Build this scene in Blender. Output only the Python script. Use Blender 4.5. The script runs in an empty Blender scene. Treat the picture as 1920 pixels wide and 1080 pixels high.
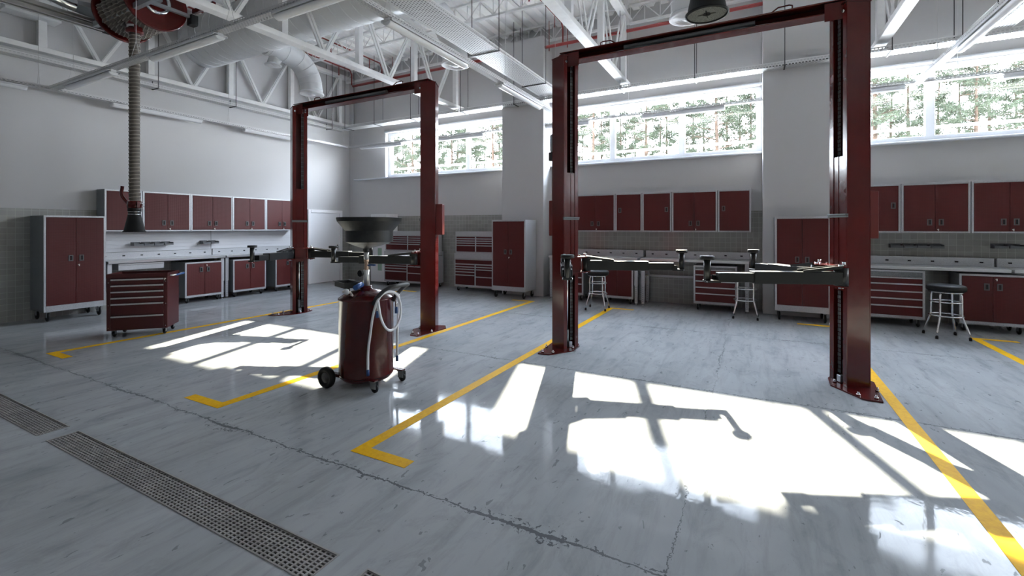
import bpy, bmesh, math, random
from mathutils import Vector, Matrix
random.seed(7)
PI = math.pi
R = math.radians
sc = bpy.context.scene
C = sc.collection

# ---------------------------------------------------------------- camera
cam_d = bpy.data.cameras.new('camera'); cam = bpy.data.objects.new('camera', cam_d); C.objects.link(cam)
cam_d.sensor_width = 36; cam_d.lens = 16; cam_d.shift_y = -113/1920; cam_d.clip_end = 400; cam_d.clip_start = .05
cam.location = (0, 0, 1.6); cam.rotation_euler = (R(90), 0, R(27.91))
sc.camera = cam
# ---------------------------------------------------------------- world, sun, exposure
W = bpy.data.worlds.new('sky'); sc.world = W; W.use_nodes = True
nt = W.node_tree; bg = nt.nodes['Background']
tc = nt.nodes.new('ShaderNodeTexCoord'); sep = nt.nodes.new('ShaderNodeSeparateXYZ'); cr = nt.nodes.new('ShaderNodeValToRGB')
nt.links.new(tc.outputs['Generated'], sep.inputs[0]); nt.links.new(sep.outputs['Z'], cr.inputs[0]); nt.links.new(cr.outputs[0], bg.inputs[0])
cr.color_ramp.elements[0].position = 0.0; cr.color_ramp.elements[0].color = (.89, .918, 1, 1)
cr.color_ramp.elements[1].position = 0.9; cr.color_ramp.elements[1].color = (.66, .77, 1, 1)
bg.inputs[1].default_value = 37.0
SUN_DIR = Vector((-.311*.876, .950*.876, .482)).normalized()      # towards the sun
sl = bpy.data.lights.new('sun', 'SUN'); sl.energy = 44; sl.angle = R(.7); sl.color = (1, .90, .72)
so = bpy.data.objects.new('sun', sl); C.objects.link(so); so.location = (-8, 25, 16)
so.rotation_euler = SUN_DIR.to_track_quat('Z', 'Y').to_euler()
sc.view_settings.view_transform = 'Standard'; sc.view_settings.look = 'None'
sc.view_settings.gamma = 1; sc.view_settings.use_curve_mapping = False
sc.view_settings.exposure = 0.48
sc.cycles.max_bounces = 10; sc.cycles.diffuse_bounces = 6; sc.cycles.transparent_max_bounces = 16
def portal(x0, x1, y, z0, z1, flip=False):
    l = bpy.data.lights.new('window_portal', 'AREA'); l.shape = 'RECTANGLE'; l.size = x1-x0; l.size_y = z1-z0; l.cycles.is_portal = True
    o = bpy.data.objects.new('window_portal', l); C.objects.link(o); o.location = ((x0+x1)/2, y, (z0+z1)/2)
    o.rotation_euler = (R(90) if flip else R(-90), 0, 0)

# ---------------------------------------------------------------- materials
MAT = {}
def mat(name, col, rough=.5, metal=0.0, spec=.5, coat=0.0):
    if name in MAT: return MAT[name]
    m = bpy.data.materials.new(name); m.use_nodes = True; b = m.node_tree.nodes['Principled BSDF']
    b.inputs['Base Color'].default_value = (*col, 1); b.inputs['Roughness'].default_value = rough
    b.inputs['Metallic'].default_value = metal; b.inputs['Specular IOR Level'].default_value = spec
    b.inputs['Coat Weight'].default_value = coat; b.inputs['Coat Roughness'].default_value = .06
    MAT[name] = m; return m
def nodes(m): return m.node_tree.nodes, m.node_tree.links, m.node_tree.nodes['Principled BSDF']
def mth(N, L, op, a, b=None, c=None):
    n = N.new('ShaderNodeMath'); n.operation = op
    for i, v in enumerate((a, b, c)):
        if v is None: continue
        if isinstance(v, (int, float)): n.inputs[i].default_value = v
        else: L.new(v, n.inputs[i])
    return n.outputs[0]
def ramp(N, L, v, p0, c0, p1, c1):
    n = N.new('ShaderNodeValToRGB'); L.new(v, n.inputs[0])
    n.color_ramp.elements[0].position = p0; n.color_ramp.elements[0].color = (*c0, 1)
    n.color_ramp.elements[1].position = p1; n.color_ramp.elements[1].color = (*c1, 1); return n.outputs[0]
def noise(N, L, vec, scale, detail=3, rough=.5, dist=0):
    n = N.new('ShaderNodeTexNoise'); n.inputs['Scale'].default_value = scale; n.inputs['Detail'].default_value = detail
    n.inputs['Roughness'].default_value = rough; n.inputs['Distortion'].default_value = dist
    if vec is not None: L.new(vec, n.inputs['Vector'])
    return n.outputs['Fac']
def mapping(N, L, vec, scale):
    n = N.new('ShaderNodeMapping'); n.inputs['Scale'].default_value = scale; L.new(vec, n.inputs[0]); return n.outputs[0]
def mixc(N, L, fac, a, b, mode='MIX'):
    n = N.new('ShaderNodeMix'); n.data_type = 'RGBA'; n.blend_type = mode
    for s, v in ((0, fac), (6, a), (7, b)):
        if isinstance(v, (int, float)): n.inputs[s].default_value = v
        elif isinstance(v, tuple): n.inputs[s].default_value = (*v, 1)
        else: L.new(v, n.inputs[s])
    return n.outputs[2]
def bump(N, L, B, h, strength, dist=.01):
    n = N.new('ShaderNodeBump'); n.inputs['Strength'].default_value = strength; n.inputs['Distance'].default_value = dist
    L.new(h, n.inputs['Height']); L.new(n.outputs[0], B.inputs['Normal'])
def objco(N): return N.new('ShaderNodeTexCoord').outputs['Object']

wall_m = mat('painted_wall', (.54, .536, .541), .7)
N, L, B = nodes(wall_m); nz = noise(N, L, objco(N), 60, 4); bump(N, L, B, nz, .08, .004)
ceil_m = mat('white_deck_steel', (.90, .90, .90), .4)
white_m = mat('white_paint', (.78, .78, .79), .45)
steelw_m = mat('white_steel', (.74, .74, .75), .42)
N, L, B = nodes(steelw_m); nz = noise(N, L, objco(N), 9, 3)
L.new(ramp(N, L, nz, .3, (.78, .78, .785), .7, (.85, .85, .85)), B.inputs['Base Color'])
frame_m = mat('window_frame_white', (.80, .83, .88), .35)
red_m = mat('lift_red', (.10, .009, .008), .2, 0, .38, .2)
N, L, B = nodes(red_m); nz = noise(N, L, objco(N), 3.5, 4)
L.new(ramp(N, L, nz, .3, (.066, .0052, .0045), .7, (.085, .0068, .006)), B.inputs['Base Color'])
L.new(ramp(N, L, noise(N, L, objco(N), 20, 3), .3, (.12,)*3, .75, (.24,)*3), B.inputs['Roughness'])
trol_m = mat('tool_trolley_red', (.055, .006, .006), .3)
drum_m = mat('drum_red', (.13, .010, .010), .22, 0, .35, .2)
N, L, B = nodes(drum_m); nz = noise(N, L, objco(N), 7, 4)
L.new(ramp(N, L, nz, .3, (.05, .004, .004), .7, (.07, .0055, .0055)), B.inputs['Base Color'])
door_m = mat('embossed_red_panel', (.16, .016, .015), .4, 0, .3)
N, L, B = nodes(door_m); co = objco(N)
sp = N.new('ShaderNodeSeparateXYZ'); L.new(co, sp.inputs[0])
a = mth(N, L, 'SINE', mth(N, L, 'MULTIPLY', mth(N, L, 'ADD', sp.outputs['X'], sp.outputs['Z']), 230))
b_ = mth(N, L, 'SINE', mth(N, L, 'MULTIPLY', mth(N, L, 'SUBTRACT', sp.outputs['X'], sp.outputs['Z']), 230))
h = mth(N, L, 'MULTIPLY', a, b_); bump(N, L, B, h, .35, .003)
L.new(ramp(N, L, h, .0, (.072, .0085, .0078), .8, (.105, .0115, .0105)), B.inputs['Base Color'])
silver_m = mat('silver_powder_coat', (.46, .47, .49), .38, .35)
N, L, B = nodes(silver_m); nz = noise(N, L, objco(N), 140, 3)
L.new(ramp(N, L, nz, .35, (.40, .41, .43), .65, (.52, .53, .55)), B.inputs['Base Color'])
sideg_m = mat('hammered_grey_side', (.20, .215, .225), .45, .3)
N, L, B = nodes(sideg_m); nz = noise(N, L, objco(N), 120, 3)
L.new(ramp(N, L, nz, .35, (.16, .175, .185), .65, (.25, .262, .275)), B.inputs['Base Color']); bump(N, L, B, nz, .2, .002)
bench_m = mat('bench_steel', (.50, .51, .52), .28, .6)
alu_m = mat('aluminium', (.60, .60, .58), .3, .9)
chrome_m = mat('chrome', (.75, .76, .78), .12, 1)
galv_m = mat('galvanised_strut', (.34, .36, .38), .4, .7)
dgrey_m = mat('dark_grey_handle', (.09, .095, .10), .4)
black_m = mat('black_rubber', (.009, .0095, .010), .55, 0, .3)
blackp_m = mat('black_plastic', (.020, .022, .022), .42)
N, L, B = nodes(blackp_m); nz = noise(N, L, objco(N), 25, 3)
L.new(ramp(N, L, nz, .3, (.009, .010, .010), .75, (.018, .019, .0185)), B.inputs['Base Color'])
arm_m = mat('black_arm_steel', (.010, .011, .0115), .36, 0, .4)
rod_m = mat('dark_rod', (.03, .03, .032), .5)
wire_m = mat('grey_wire', (.62, .62, .62), .4, .3)
key_m = mat('key_metal', (.72, .70, .66), .3, .8)
pipe_m = mat('sprinkler_pipe_red', (.24, .030, .026), .4)
light_m = mat('lamp_body_white', (.68, .69, .71), .3)
tube_m = mat('opal_tube', (.80, .81, .83), .22, 0, .5)
yel_m = mat('yellow_floor_paint', (.72, .42, .015), .55, 0, .05)
N, L, B = nodes(yel_m); co = objco(N); nz = noise(N, L, co, 22, 6, .7)
L.new(ramp(N, L, nz, .3, (.56, .29, .006), .62, (.68, .38, .007)), B.inputs['Base Color'])
brass_m = mat('worn_brass', (.55, .38, .27), .35, .7)
zinc_m = mat('zinc_tube', (.68, .68, .67), .3, .6)
blue_m = mat('blue_plastic', (.02, .07, .22), .35)
hosew_m = mat('white_hose', (.76, .77, .80), .35)
cream_m = mat('cream_fitting', (.62, .58, .52), .45)
hose_m = mat('exhaust_hose_fabric', (.10, .086, .073), .7)
rib_m = mat('exhaust_hose_rib', (.24, .215, .185), .6)
yellow2_m = mat('yellow_strap', (.65, .62, .03), .5)
trench_m = mat('drain_trench_dark', (.008, .008, .008), .9)
grate_m = mat('drain_grate_steel', (.34, .325, .31), .45, .5)
N, L, B = nodes(grate_m); nz = noise(N, L, objco(N), 6, 4)
L.new(ramp(N, L, nz, .3, (.27, .26, .25), .7, (.38, .365, .35)), B.inputs['Base Color'])
duct_m = mat('white_spiral_duct', (.68, .69, .70), .38, .1)
N, L, B = nodes(duct_m); nz = noise(N, L, objco(N), 3, 4); bump(N, L, B, nz, .25, .05)
slat_m = mat('white_slatwall', (.66, .67, .70), .35)
bin_m = mat('dark_grey_bin', (.13, .14, .15), .35)
green_m = mat('green_notice', (.33, .47, .36), .6)
bark_m = mat('pine_bark', (.115, .085, .065), .9, 0, 0)
N, L, B = nodes(bark_m); nz = noise(N, L, objco(N), 6, 4)
L.new(ramp(N, L, nz, .3, (.016, .013, .010), .7, (.045, .030, .022)), B.inputs['Base Color'])
need_m = mat('pine_needles', (.030, .035, .024), .95, 0, 0)
ground_m = mat('pale_ground', (.92, .90, .87), .9)
foam_m = mat('speckled_foam', (.10, .105, .095), .9)
N, L, B = nodes(foam_m); nz = noise(N, L, objco(N), 220, 2)
L.new(ramp(N, L, nz, .4, (.06, .06, .055), .6, (.2, .205, .18)), B.inputs['Base Color'])

# wall tiles: square grid, left wall uses Y/Z, back wall X/Z
def tile_mat(name, axis):
    m = mat(name, (.3, .3, .3), .25, 0, .5); N, L, B = nodes(m)
    co = objco(N); sp = N.new('ShaderNodeSeparateXYZ'); L.new(co, sp.inputs[0])
    cb = N.new('ShaderNodeCombineXYZ'); L.new(sp.outputs[axis], cb.inputs[0]); L.new(sp.outputs['Z'], cb.inputs[1])
    br = N.new('ShaderNodeTexBrick'); br.offset = 0; br.squash = 1; L.new(cb.outputs[0], br.inputs['Vector'])
    br.inputs['Scale'].default_value = 1; br.inputs['Brick Width'].default_value = .1; br.inputs['Row Height'].default_value = .1
    br.inputs['Mortar Size'].default_value = .0022; br.inputs['Mortar Smooth'].default_value = .2; br.inputs['Bias'].default_value = 0
    br.inputs['Color1'].default_value = (.31, .312, .292, 1); br.inputs['Color2'].default_value = (.36, .362, .342, 1); br.inputs['Mortar'].default_value = (.50, .49, .47, 1)
    nz = noise(N, L, co, 1.5, 3); c = mixc(N, L, .35, br.outputs['Color'], ramp(N, L, nz, .3, (.7,)*3, .7, (1,)*3), 'MULTIPLY')
    L.new(c, B.inputs['Base Color'])
    L.new(ramp(N, L, br.outputs['Fac'], 0, (.16,)*3, 1, (.7,)*3), B.inputs['Roughness'])
    bump(N, L, B, mth(N, L, 'SUBTRACT', mth(N, L, 'MULTIPLY', noise(N, L, co, 7, 2), .6), br.outputs['Fac']), .25, .004)
    return m
tileL_m = tile_mat('wall_tile_left', 'Y'); tileB_m = tile_mat('wall_tile_back', 'X')

# perforated sheet
def perf_mat(name, pu, pv, base=(.60, .60, .61)):
    m = mat(name, base, .35, .2); N, L, B = nodes(m)
    co = objco(N); sp = N.new('ShaderNodeSeparateXYZ'); L.new(co, sp.inputs[0])
    v = mth(N, L, 'DIVIDE', mth(N, L, 'ADD', sp.outputs['Y'], sp.outputs['Z']), pv)
    row = mth(N, L, 'FLOOR', v)
    u = mth(N, L, 'ADD', mth(N, L, 'DIVIDE', sp.outputs['X'], pu), mth(N, L, 'MULTIPLY', mth(N, L, 'MODULO', row, 2), .5))
    fu = mth(N, L, 'ABSOLUTE', mth(N, L, 'SUBTRACT', mth(N, L, 'FRACT', u), .5))
    fv = mth(N, L, 'ABSOLUTE', mth(N, L, 'SUBTRACT', mth(N, L, 'FRACT', v), .5))
    hole = mth(N, L, 'MULTIPLY', mth(N, L, 'LESS_THAN', fu, .30), mth(N, L, 'LESS_THAN', fv, .24))
    tr = N.new('ShaderNodeBsdfTransparent'); mx = N.new('ShaderNodeMixShader'); out = N['Material Output']
    L.new(hole, mx.inputs[0]); L.new(B.outputs[0], mx.inputs[1]); L.new(tr.outputs[0], mx.inputs[2]); L.new(mx.outputs[0], out.inputs[0])
    return m
perf_m = perf_mat('perforated_tray_steel', .05, .022); perfw_m = perf_mat('perforated_wide_tray_steel', .05, .04, (.66, .66, .66))

# glass pane: clear with a fresnel reflection
glass_m = bpy.data.materials.new('window_glass'); glass_m.use_nodes = True
N = glass_m.node_tree.nodes; L = glass_m.node_tree.links; N.remove(N['Principled BSDF'])
tr = N.new('ShaderNodeBsdfTransparent'); tr.inputs[0].default_value = (.96, .98, .97, 1); gl = N.new('ShaderNodeBsdfGlossy'); gl.inputs['Roughness'].default_value = .0
fr = N.new('ShaderNodeFresnel'); fr.inputs[0].default_value = 1.5; mx = N.new('ShaderNodeMixShader')
fm = N.new('ShaderNodeMath'); fm.operation = 'MULTIPLY_ADD'; L.new(fr.outputs[0], fm.inputs[0]); fm.inputs[1].default_value = 1.2; fm.inputs[2].default_value = .02
ge = N.new('ShaderNodeNewGeometry'); iv = N.new('ShaderNodeMath'); iv.operation = 'SUBTRACT'; iv.inputs[0].default_value = 1; L.new(ge.outputs['Backfacing'], iv.inputs[1])
fq = N.new('ShaderNodeMath'); fq.operation = 'MULTIPLY'; fq.use_clamp = True; L.new(fm.outputs[0], fq.inputs[0]); L.new(iv.outputs[0], fq.inputs[1])
L.new(fq.outputs[0], mx.inputs[0]); L.new(tr.outputs[0], mx.inputs[1]); L.new(gl.outputs[0], mx.inputs[2]); L.new(mx.outputs[0], N['Material Output'].inputs[0])

# floor: sealed, worn concrete
floor_m = mat('sealed_concrete', (.36, .38, .40), .15, 0, .026)
N, L, B = nodes(floor_m); co = objco(N); sp = N.new('ShaderNodeSeparateXYZ'); L.new(co, sp.inputs[0])
big = noise(N, L, mapping(N, L, co, (1.0, .45, 1)), .9, 5, .6, .6)
streak = noise(N, L, mapping(N, L, co, (7, .8, 1)), 1.6, 6, .65, .3)
streak2 = noise(N, L, mapping(N, L, co, (2.2, .35, 1)), 1.3, 4, .55, .8)
c1 = ramp(N, L, big, .32, (.285, .295, .309), .68, (.375, .386, .399))
smud = ramp(N, L, noise(N, L, mapping(N, L, co, (1.6, .8, 1)), 3.2, 6, .7, 1.0), .34, (.84, .845, .85), .5, (1,)*3)
c1 = mixc(N, L, 1.0, c1, smud, 'MULTIPLY')
c2 = ramp(N, L, streak, .28, (.80,)*3, .50, (1,)*3); c3 = ramp(N, L, streak2, .35, (.91, .92, .925), .6, (1.0,)*3)
col = mixc(N, L, 1.0, mixc(N, L, 1.0, c1, c2, 'MULTIPLY'), c3, 'MULTIPLY')
# expansion joints with crumbled edges (every 2.68 m along Y, 5.37 m along X)
def joint(axis, off, pitch, wid):
    wob = mth(N, L, 'MULTIPLY', mth(N, L, 'SUBTRACT', noise(N, L, co, 2.2, 6, .75), .5), .16)
    t = mth(N, L, 'ADD', mth(N, L, 'DIVIDE', mth(N, L, 'SUBTRACT', mth(N, L, 'ADD', sp.outputs[axis], wob), off), pitch), .5)
    d = mth(N, L, 'MULTIPLY', mth(N, L, 'ABSOLUTE', mth(N, L, 'SUBTRACT', mth(N, L, 'FRACT', t), .5)), pitch)
    width = mth(N, L, 'MULTIPLY', mth(N, L, 'POWER', noise(N, L, co, 1.1, 3, .6), 3.0), wid)
    line = mth(N, L, 'LESS_THAN', d, mth(N, L, 'MULTIPLY', width, .35))
    near = mth(N, L, 'LESS_THAN', d, mth(N, L, 'MULTIPLY', width, 1.6))
    vor = N.new('ShaderNodeTexNoise'); vor.inputs['Scale'].default_value = 26; vor.inputs['Detail'].default_value = 4; vor.inputs['Distortion'].default_value = 1.2; L.new(co, vor.inputs['Vector'])
    chips = mth(N, L, 'MULTIPLY', near, mth(N, L, 'GREATER_THAN', vor.outputs['Fac'], .59))
    return mth(N, L, 'MAXIMUM', line, chips)
j = mth(N, L, 'MAXIMUM', joint('Y', 2.17, 2.68, .17), joint('X', -.35, 5.4, .06))
sx = N.new('ShaderNodeTexNoise'); sx.inputs['Scale'].default_value = 9; sx.inputs['Detail'].default_value = 5; sx.inputs['Distortion'].default_value = .6
L.new(mapping(N, L, co, (2.2, .9, 1)), sx.inputs['Vector'])
specks = mth(N, L, 'GREATER_THAN', sx.outputs['Fac'], .675)
dark = mth(N, L, 'MINIMUM', mth(N, L, 'ADD', mth(N, L, 'MULTIPLY', j, .8), mth(N, L, 'MULTIPLY', specks, .45)), 1.0)
col = mixc(N, L, dark, col, (.055, .060, .068))
L.new(col, B.inputs['Base Color'])
rg = mth(N, L, 'ADD', ramp(N, L, noise(N, L, mapping(N, L, co, (1, .5, 1)), .8, 4, .6), .40, (.025,)*3, .72, (.11,)*3), mth(N, L, 'MULTIPLY', dark, .4))
L.new(rg, B.inputs['Roughness'])
hb = mth(N, L, 'ADD', mth(N, L, 'MULTIPLY', noise(N, L, co, 2.5, 2), .55), mth(N, L, 'ADD', mth(N, L, 'MULTIPLY', noise(N, L, mapping(N, L, co, (2, 1, 1)), 22, 3), .10), mth(N, L, 'MULTIPLY', dark, -.25)))
bump(N, L, B, hb, .16, .012)

# ---------------------------------------------------------------- mesh helper
class MB:
    def __init__(s, o=(0, 0, 0)): s.v = []; s.f = []; s.o = Vector(o); s.T = None; s.sm = []
    def V(s, p):
        p = Vector(p)
        if s.T is not None: p = s.T @ p
        s.v.append(p + s.o); return len(s.v)-1
    def F(s, idx, smooth=False): s.f.append(tuple(idx)); s.sm.append(smooth)
    def box(s, x0, x1, y0, y1, z0, z1, b=0):
        if b <= 0:
            i = [s.V((x, y, z)) for z in (z0, z1) for y in (y0, y1) for x in (x0, x1)]
            for q in ((0, 2, 3, 1), (4, 5, 7, 6), (0, 1, 5, 4), (2, 6, 7, 3), (0, 4, 6, 2), (1, 3, 7, 5)): s.F([i[k] for k in q])
            return s
        # bevelled box: 24 verts
        X = (x0, x1); Y = (y0, y1); Z = (z0, z1); I = {}
        for a in (0, 1):
            for c in (0, 1):
                for e in (0, 1):
                    sx_, sy_, sz_ = (b if a == 0 else -b), (b if c == 0 else -b), (b if e == 0 else -b)
                    I[a, c, e, 0] = s.V((X[a], Y[c]+sy_, Z[e]+sz_)); I[a, c, e, 1] = s.V((X[a]+sx_, Y[c], Z[e]+sz_)); I[a, c, e, 2] = s.V((X[a]+sx_, Y[c]+sy_, Z[e]))
        for a in (0, 1):
            q = [I[a, 0, 0, 0], I[a, 1, 0, 0], I[a, 1, 1, 0], I[a, 0, 1, 0]]; s.F(q if a else q[::-1])
            q = [I[0, a, 0, 1], I[1, a, 0, 1], I[1, a, 1, 1], I[0, a, 1, 1]]; s.F(q[::-1] if a else q)
            q = [I[0, 0, a, 2], I[1, 0, a, 2], I[1, 1, a, 2], I[0, 1, a, 2]]; s.F(q if a else q[::-1])
        for a in (0, 1):
            for c in (0, 1):
                def e(q, fl): s.F(q if fl else q[::-1])
                e([I[a, c, 0, 0], I[a, c, 0, 1], I[a, c, 1, 1], I[a, c, 1, 0]], (a+c) % 2 == 1)
                e([I[a, 0, c, 0], I[a, 1, c, 0], I[a, 1, c, 2], I[a, 0, c, 2]], (a+c) % 2 == 1)
                e([I[0, a, c, 1], I[1, a, c, 1], I[1, a, c, 2], I[0, a, c, 2]], (a+c) % 2 == 0)
                for k in (0, 1): e([I[a, c, k, 0], I[a, c, k, 1], I[a, c, k, 2]], (a+c+k) % 2 == 1)
        return s
    def tube(s, pts, r, seg=8, caps=True, closed=False):
        pts = [Vector(p) for p in pts]; n = len(pts); rings = []; prev = None
        rr = r if isinstance(r, (list, tuple)) else [r]*n
        for i, p in enumerate(pts):
            if closed: t = pts[(i+1) % n]-pts[i-1]
            else: t = (pts[min(i+1, n-1)]-pts[max(i-1, 0)])
            t.normalize()
            if prev is None:
                up = Vector((0, 0, 1)) if abs(t.z) < .9 else Vector((1, 0, 0)); a = t.cross(up).normalized()
            else: a = (prev - t*prev.dot(t)).normalized()
            prev = a; b = t.cross(a)
            rings.append([s.V(p + (a*math.cos(2*PI*k/seg)+b*math.sin(2*PI*k/seg))*rr[i]) for k in range(seg)])
        m = n if closed else n-1
        for i in range(m):
            A, B2 = rings[i], rings[(i+1) % n]
            for k in range(seg): s.F([A[k], B2[k], B2[(k+1) % seg], A[(k+1) % seg]], seg > 4)
        if caps and not closed: s.F(rings[0]); s.F(rings[-1][::-1])
        return s
    def cyl(s, p0, p1, r, seg=16): return s.tube([p0, p1], r, seg)
    def lathe(s, prof, c=(0, 0), seg=32, axis='z', smooth=True, cap=True):
        rings = []
        for (r, z) in prof:
            ring = []
            for k in range(seg):
                a = 2*PI*k/seg; x, y = r*math.cos(a), r*math.sin(a)
                if axis == 'z': ring.append(s.V((c[0]+x, c[1]+y, z)))
                elif axis == 'x': ring.append(s.V((z, c[0]+x, c[1]+y)))
                else: ring.append(s.V((c[0]+x, z, c[1]+y)))
            rings.append(ring)
        for i in range(len(rings)-1):
            A, B2 = rings[i], rings[i+1]
            for k in range(seg): s.F([A[k], A[(k+1) % seg], B2[(k+1) % seg], B2[k]], smooth)
        if cap:
            if prof[0][0] > 1e-4: s.F(rings[0][::-1])
            if prof[-1][0] > 1e-4: s.F(rings[-1])
        return s
    def prism(s, poly, z0, z1):
        a = [s.V((x, y, z0)) for x, y in poly]; b = [s.V((x, y, z1)) for x, y in poly]; n = len(poly)
        s.F(a[::-1]); s.F(b)
        for i in range(n): s.F([a[i], a[(i+1) % n], b[(i+1) % n], b[i]])
        return s
    def bar(s, p0, p1, w, h):                      # rectangular bar between two points
        p0, p1 = Vector(p0), Vector(p1); t = (p1-p0).normalized()
        up = Vector((0, 0, 1)) if abs(t.z) < .98 else Vector((1, 0, 0)); a = t.cross(up).normalized(); b = a.cross(t).normalized()
        i = [s.V(p + a*w/2*sa + b*h/2*sb) for p in (p0, p1) for sa, sb in ((-1, -1), (1, -1), (1, 1), (-1, 1))]
        for q in ((0, 1, 2, 3), (7, 6, 5, 4), (0, 4, 5, 1), (1, 5, 6, 2), (2, 6, 7, 3), (3, 7, 4, 0)): s.F([i[k] for k in q])
        return s
    def build(s, name, m, parent=None, label=None, loc=None, rot=0, fix=True):
        me = bpy.data.meshes.new(name); me.from_pydata([tuple(v) for v in s.v], [], s.f)
        me.polygons.foreach_set('use_smooth', s.sm)
        if fix:
            bm = bmesh.new(); bm.from_mesh(me); bmesh.ops.recalc_face_normals(bm, faces=bm.faces); bm.to_mesh(me); bm.free()
        me.materials.append(m); me.update()
        o = bpy.data.objects.new(name, me); C.objects.link(o)
        if parent is not None: o.parent = parent
        if label: o['label'] = label
        if loc is not None: o.location = loc; o.rotation_euler = (0, 0, rot)
        return o
def tag(o, label, cat, group=None, kind=None):
    o['label'] = label; o['category'] = cat
    if group: o['group'] = group
    if kind: o['kind'] = kind
    return o
def struct(o): o['kind'] = 'structure'; return o
def thing(name, label, cat, loc=(0, 0, 0), rot=0, group=None, kind=None):
    o = bpy.data.objects.new(name, None); C.objects.link(o); o.location = loc; o.rotation_euler = (0, 0, rot); o.empty_display_size = .1
    return tag(o, label, cat, group, kind)
def kids(o): return [c for c in C.objects if c.parent is o]
CH = {}
def copy_tree(o, loc=None, rot=None, label=None, skip=(), parent=None):
    c = o.copy(); C.objects.link(c)
    if parent is not None: c.parent = parent
    if loc is not None: c.location = loc
    if rot is not None: c.rotation_euler = (0, 0, rot)
    if label: c['label'] = label
    for k in kids(o):
        if k.get('skipme') in skip and k.get('skipme'): continue
        copy_tree(k, parent=c, skip=skip)
    return c

# ================================================================ ROOM SHELL
XL, XR, YB, YF, ZC = -11.15, 15.0, 10.19, -7.0, 6.42
GR = [(-7.76, -4.86), (-4.69, -1.785), (-1.60, 1.29)]; GY0, GY1 = 1.38, 1.572
m = MB(); m.box(XL-.3, XR+.3, YF-.3, GY0, -.15, 0); m.box(XL-.3, XR+.3, GY1, YB+.4, -.15, 0)
xs = [XL-.3]+[v for g in GR for v in g]+[XR+.3]
for i in range(0, len(xs), 2): m.box(xs[i], xs[i+1], GY0, GY1, -.15, 0)
struct(m.build('floor', floor_m))
# drain trenches and grates
for i, (x0, x1) in enumerate(GR):
    t = MB(); t.box(x0-.01, x1+.01, GY0-.01, GY1+.01, -.34, -.30); t.box(x0-.02, x0, GY0, GY1, -.32, -.012); t.box(x1, x1+.02, GY0, GY1, -.32, -.012)
    t.box(x0, x1, GY0-.02, GY0, -.32, -.152); t.box(x0, x1, GY1, GY1+.02, -.32, -.152)
    struct(t.build('trim_%d' % (10+i), trench_m))
gl_ = ['slotted steel drain grate running off the left edge of the floor', 'long slotted steel drain grate in the foreground floor', 'slotted steel drain grate just cut by the bottom edge of the photo']
def make_grate(x0, x1, label):
    root = thing('drain_grate', label, 'drain grate', (x0, GY0, 0), 0, 'drain grates in the workshop floor')
    Lx, Ly = x1-x0, GY1-GY0
    f = MB(); e = .009
    f.box(0, Lx, 0, e, -.03, .003); f.box(0, Lx, Ly-e, Ly, -.03, .003); f.box(0, e, e, Ly-e, -.03, .003); f.box(Lx-e, Lx, e, Ly-e, -.03, .003)
    f.build('frame', grate_m, root)
    g = MB(); ny = 9; nx = int(Lx/.034); py = (Ly-2*e)/ny; px = (Lx-2*e)/nx
    for k in range(ny+1):
        y = e+k*py; g.box(e, Lx-e, max(e, y-.0040), min(Ly-e, y+.0040), -.010, -.002)
    for k in range(nx+1):
        x = e+k*px; g.box(max(e, x-.0060), min(Lx-e, x+.0060), e, Ly-e, -.0098, -.0022)
    g.build('slotted_plate', grate_m, root)
for i, (x0, x1) in enumerate(GR): make_grate(x0, x1, gl_[i])

# walls
m = MB(); m.box(XL-.3, XL, YF-.3, YB+.4, 0, ZC+.25); struct(m.build('wall_left', wall_m))
RW = []; RZ0, RZ1 = .3, 5.0
m = MB(); m.box(XR, XR+.3, YF-.3, YB+.4, 0, ZC+.25)
struct(m.build('wall_right', wall_m))
ZS, ZT, YO = 3.085, 4.415, YB+.35
WIN = [(-9.65, -5.40), (-4.36, .155), (1.20, 5.70), (6.76, 11.1), (12.0, 14.6)]
m = MB(); m.box(XL, XR, YB, YO, 0, ZS); m.box(XL, XR, YB, YO, ZT, ZC+.25)
xs = [XL]+[v for w in WIN for v in w]+[XR]
for i in range(0, len(xs), 2): m.box(xs[i], xs[i+1], YB, YO, ZS, ZT)
struct(m.build('wall_back', wall_m))
# front wall behind the camera with glazed door openings
m = MB(); m.box(XL, XR, YF-.3, YF, 0, ZC+.25)
struct(m.build('wall_front', wall_m))
# corrugated deck, ribs along Y
m = MB(); p = .30; n = int((XR-XL+.4)/p)+1; prof = []
for k in range(n):
    x = XL-.2+k*p; prof += [(x, 0), (x+.14, 0), (x+.18, .075), (x+.26, .075)]
prof.append((XL-.2+n*p, 0))
for zoff in (0, .03):
    pass
a = [m.V((x, YF-.3, ZC+z)) for x, z in prof]; b = [m.V((x, YB+.4, ZC+z)) for x, z in prof]
for i in range(len(prof)-1): m.F([a[i], b[i], b[i+1], a[i+1]])
m.box(XL-.3, XR+.3, YF-.3, YB+.4, ZC+.085, ZC+.25)
struct(m.build('ceiling', ceil_m, fix=False))
# tiled wainscots
m = MB(); m.box(XL, XL+.012, 2.0-9, 8.66, 0, 1.935); m.box(XL, XL+.012, 9.90, YB, 0, 1.935); struct(m.build('trim_1', tileL_m))
PIL = [(-5.40, -4.30), (.16, 1.24), (5.70, 6.76), (11.1, 12.0)]
m = MB()
xs = [XL+.012]+[v for w in PIL for v in w]+[XR]
for i in range(0, len(xs), 2): m.box(xs[i], xs[i+1], YB-.012, YB, 0, 1.935)
struct(m.build('trim_2', tileB_m))
# wall piers between the windows
for i, (x0, x1) in enumerate(PIL):
    m = MB(); m.box(x0, x1, 9.68, YB, 0, ZC-.35, .006); struct(m.build('trim_%d' % (3+i), wall_m))

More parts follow.
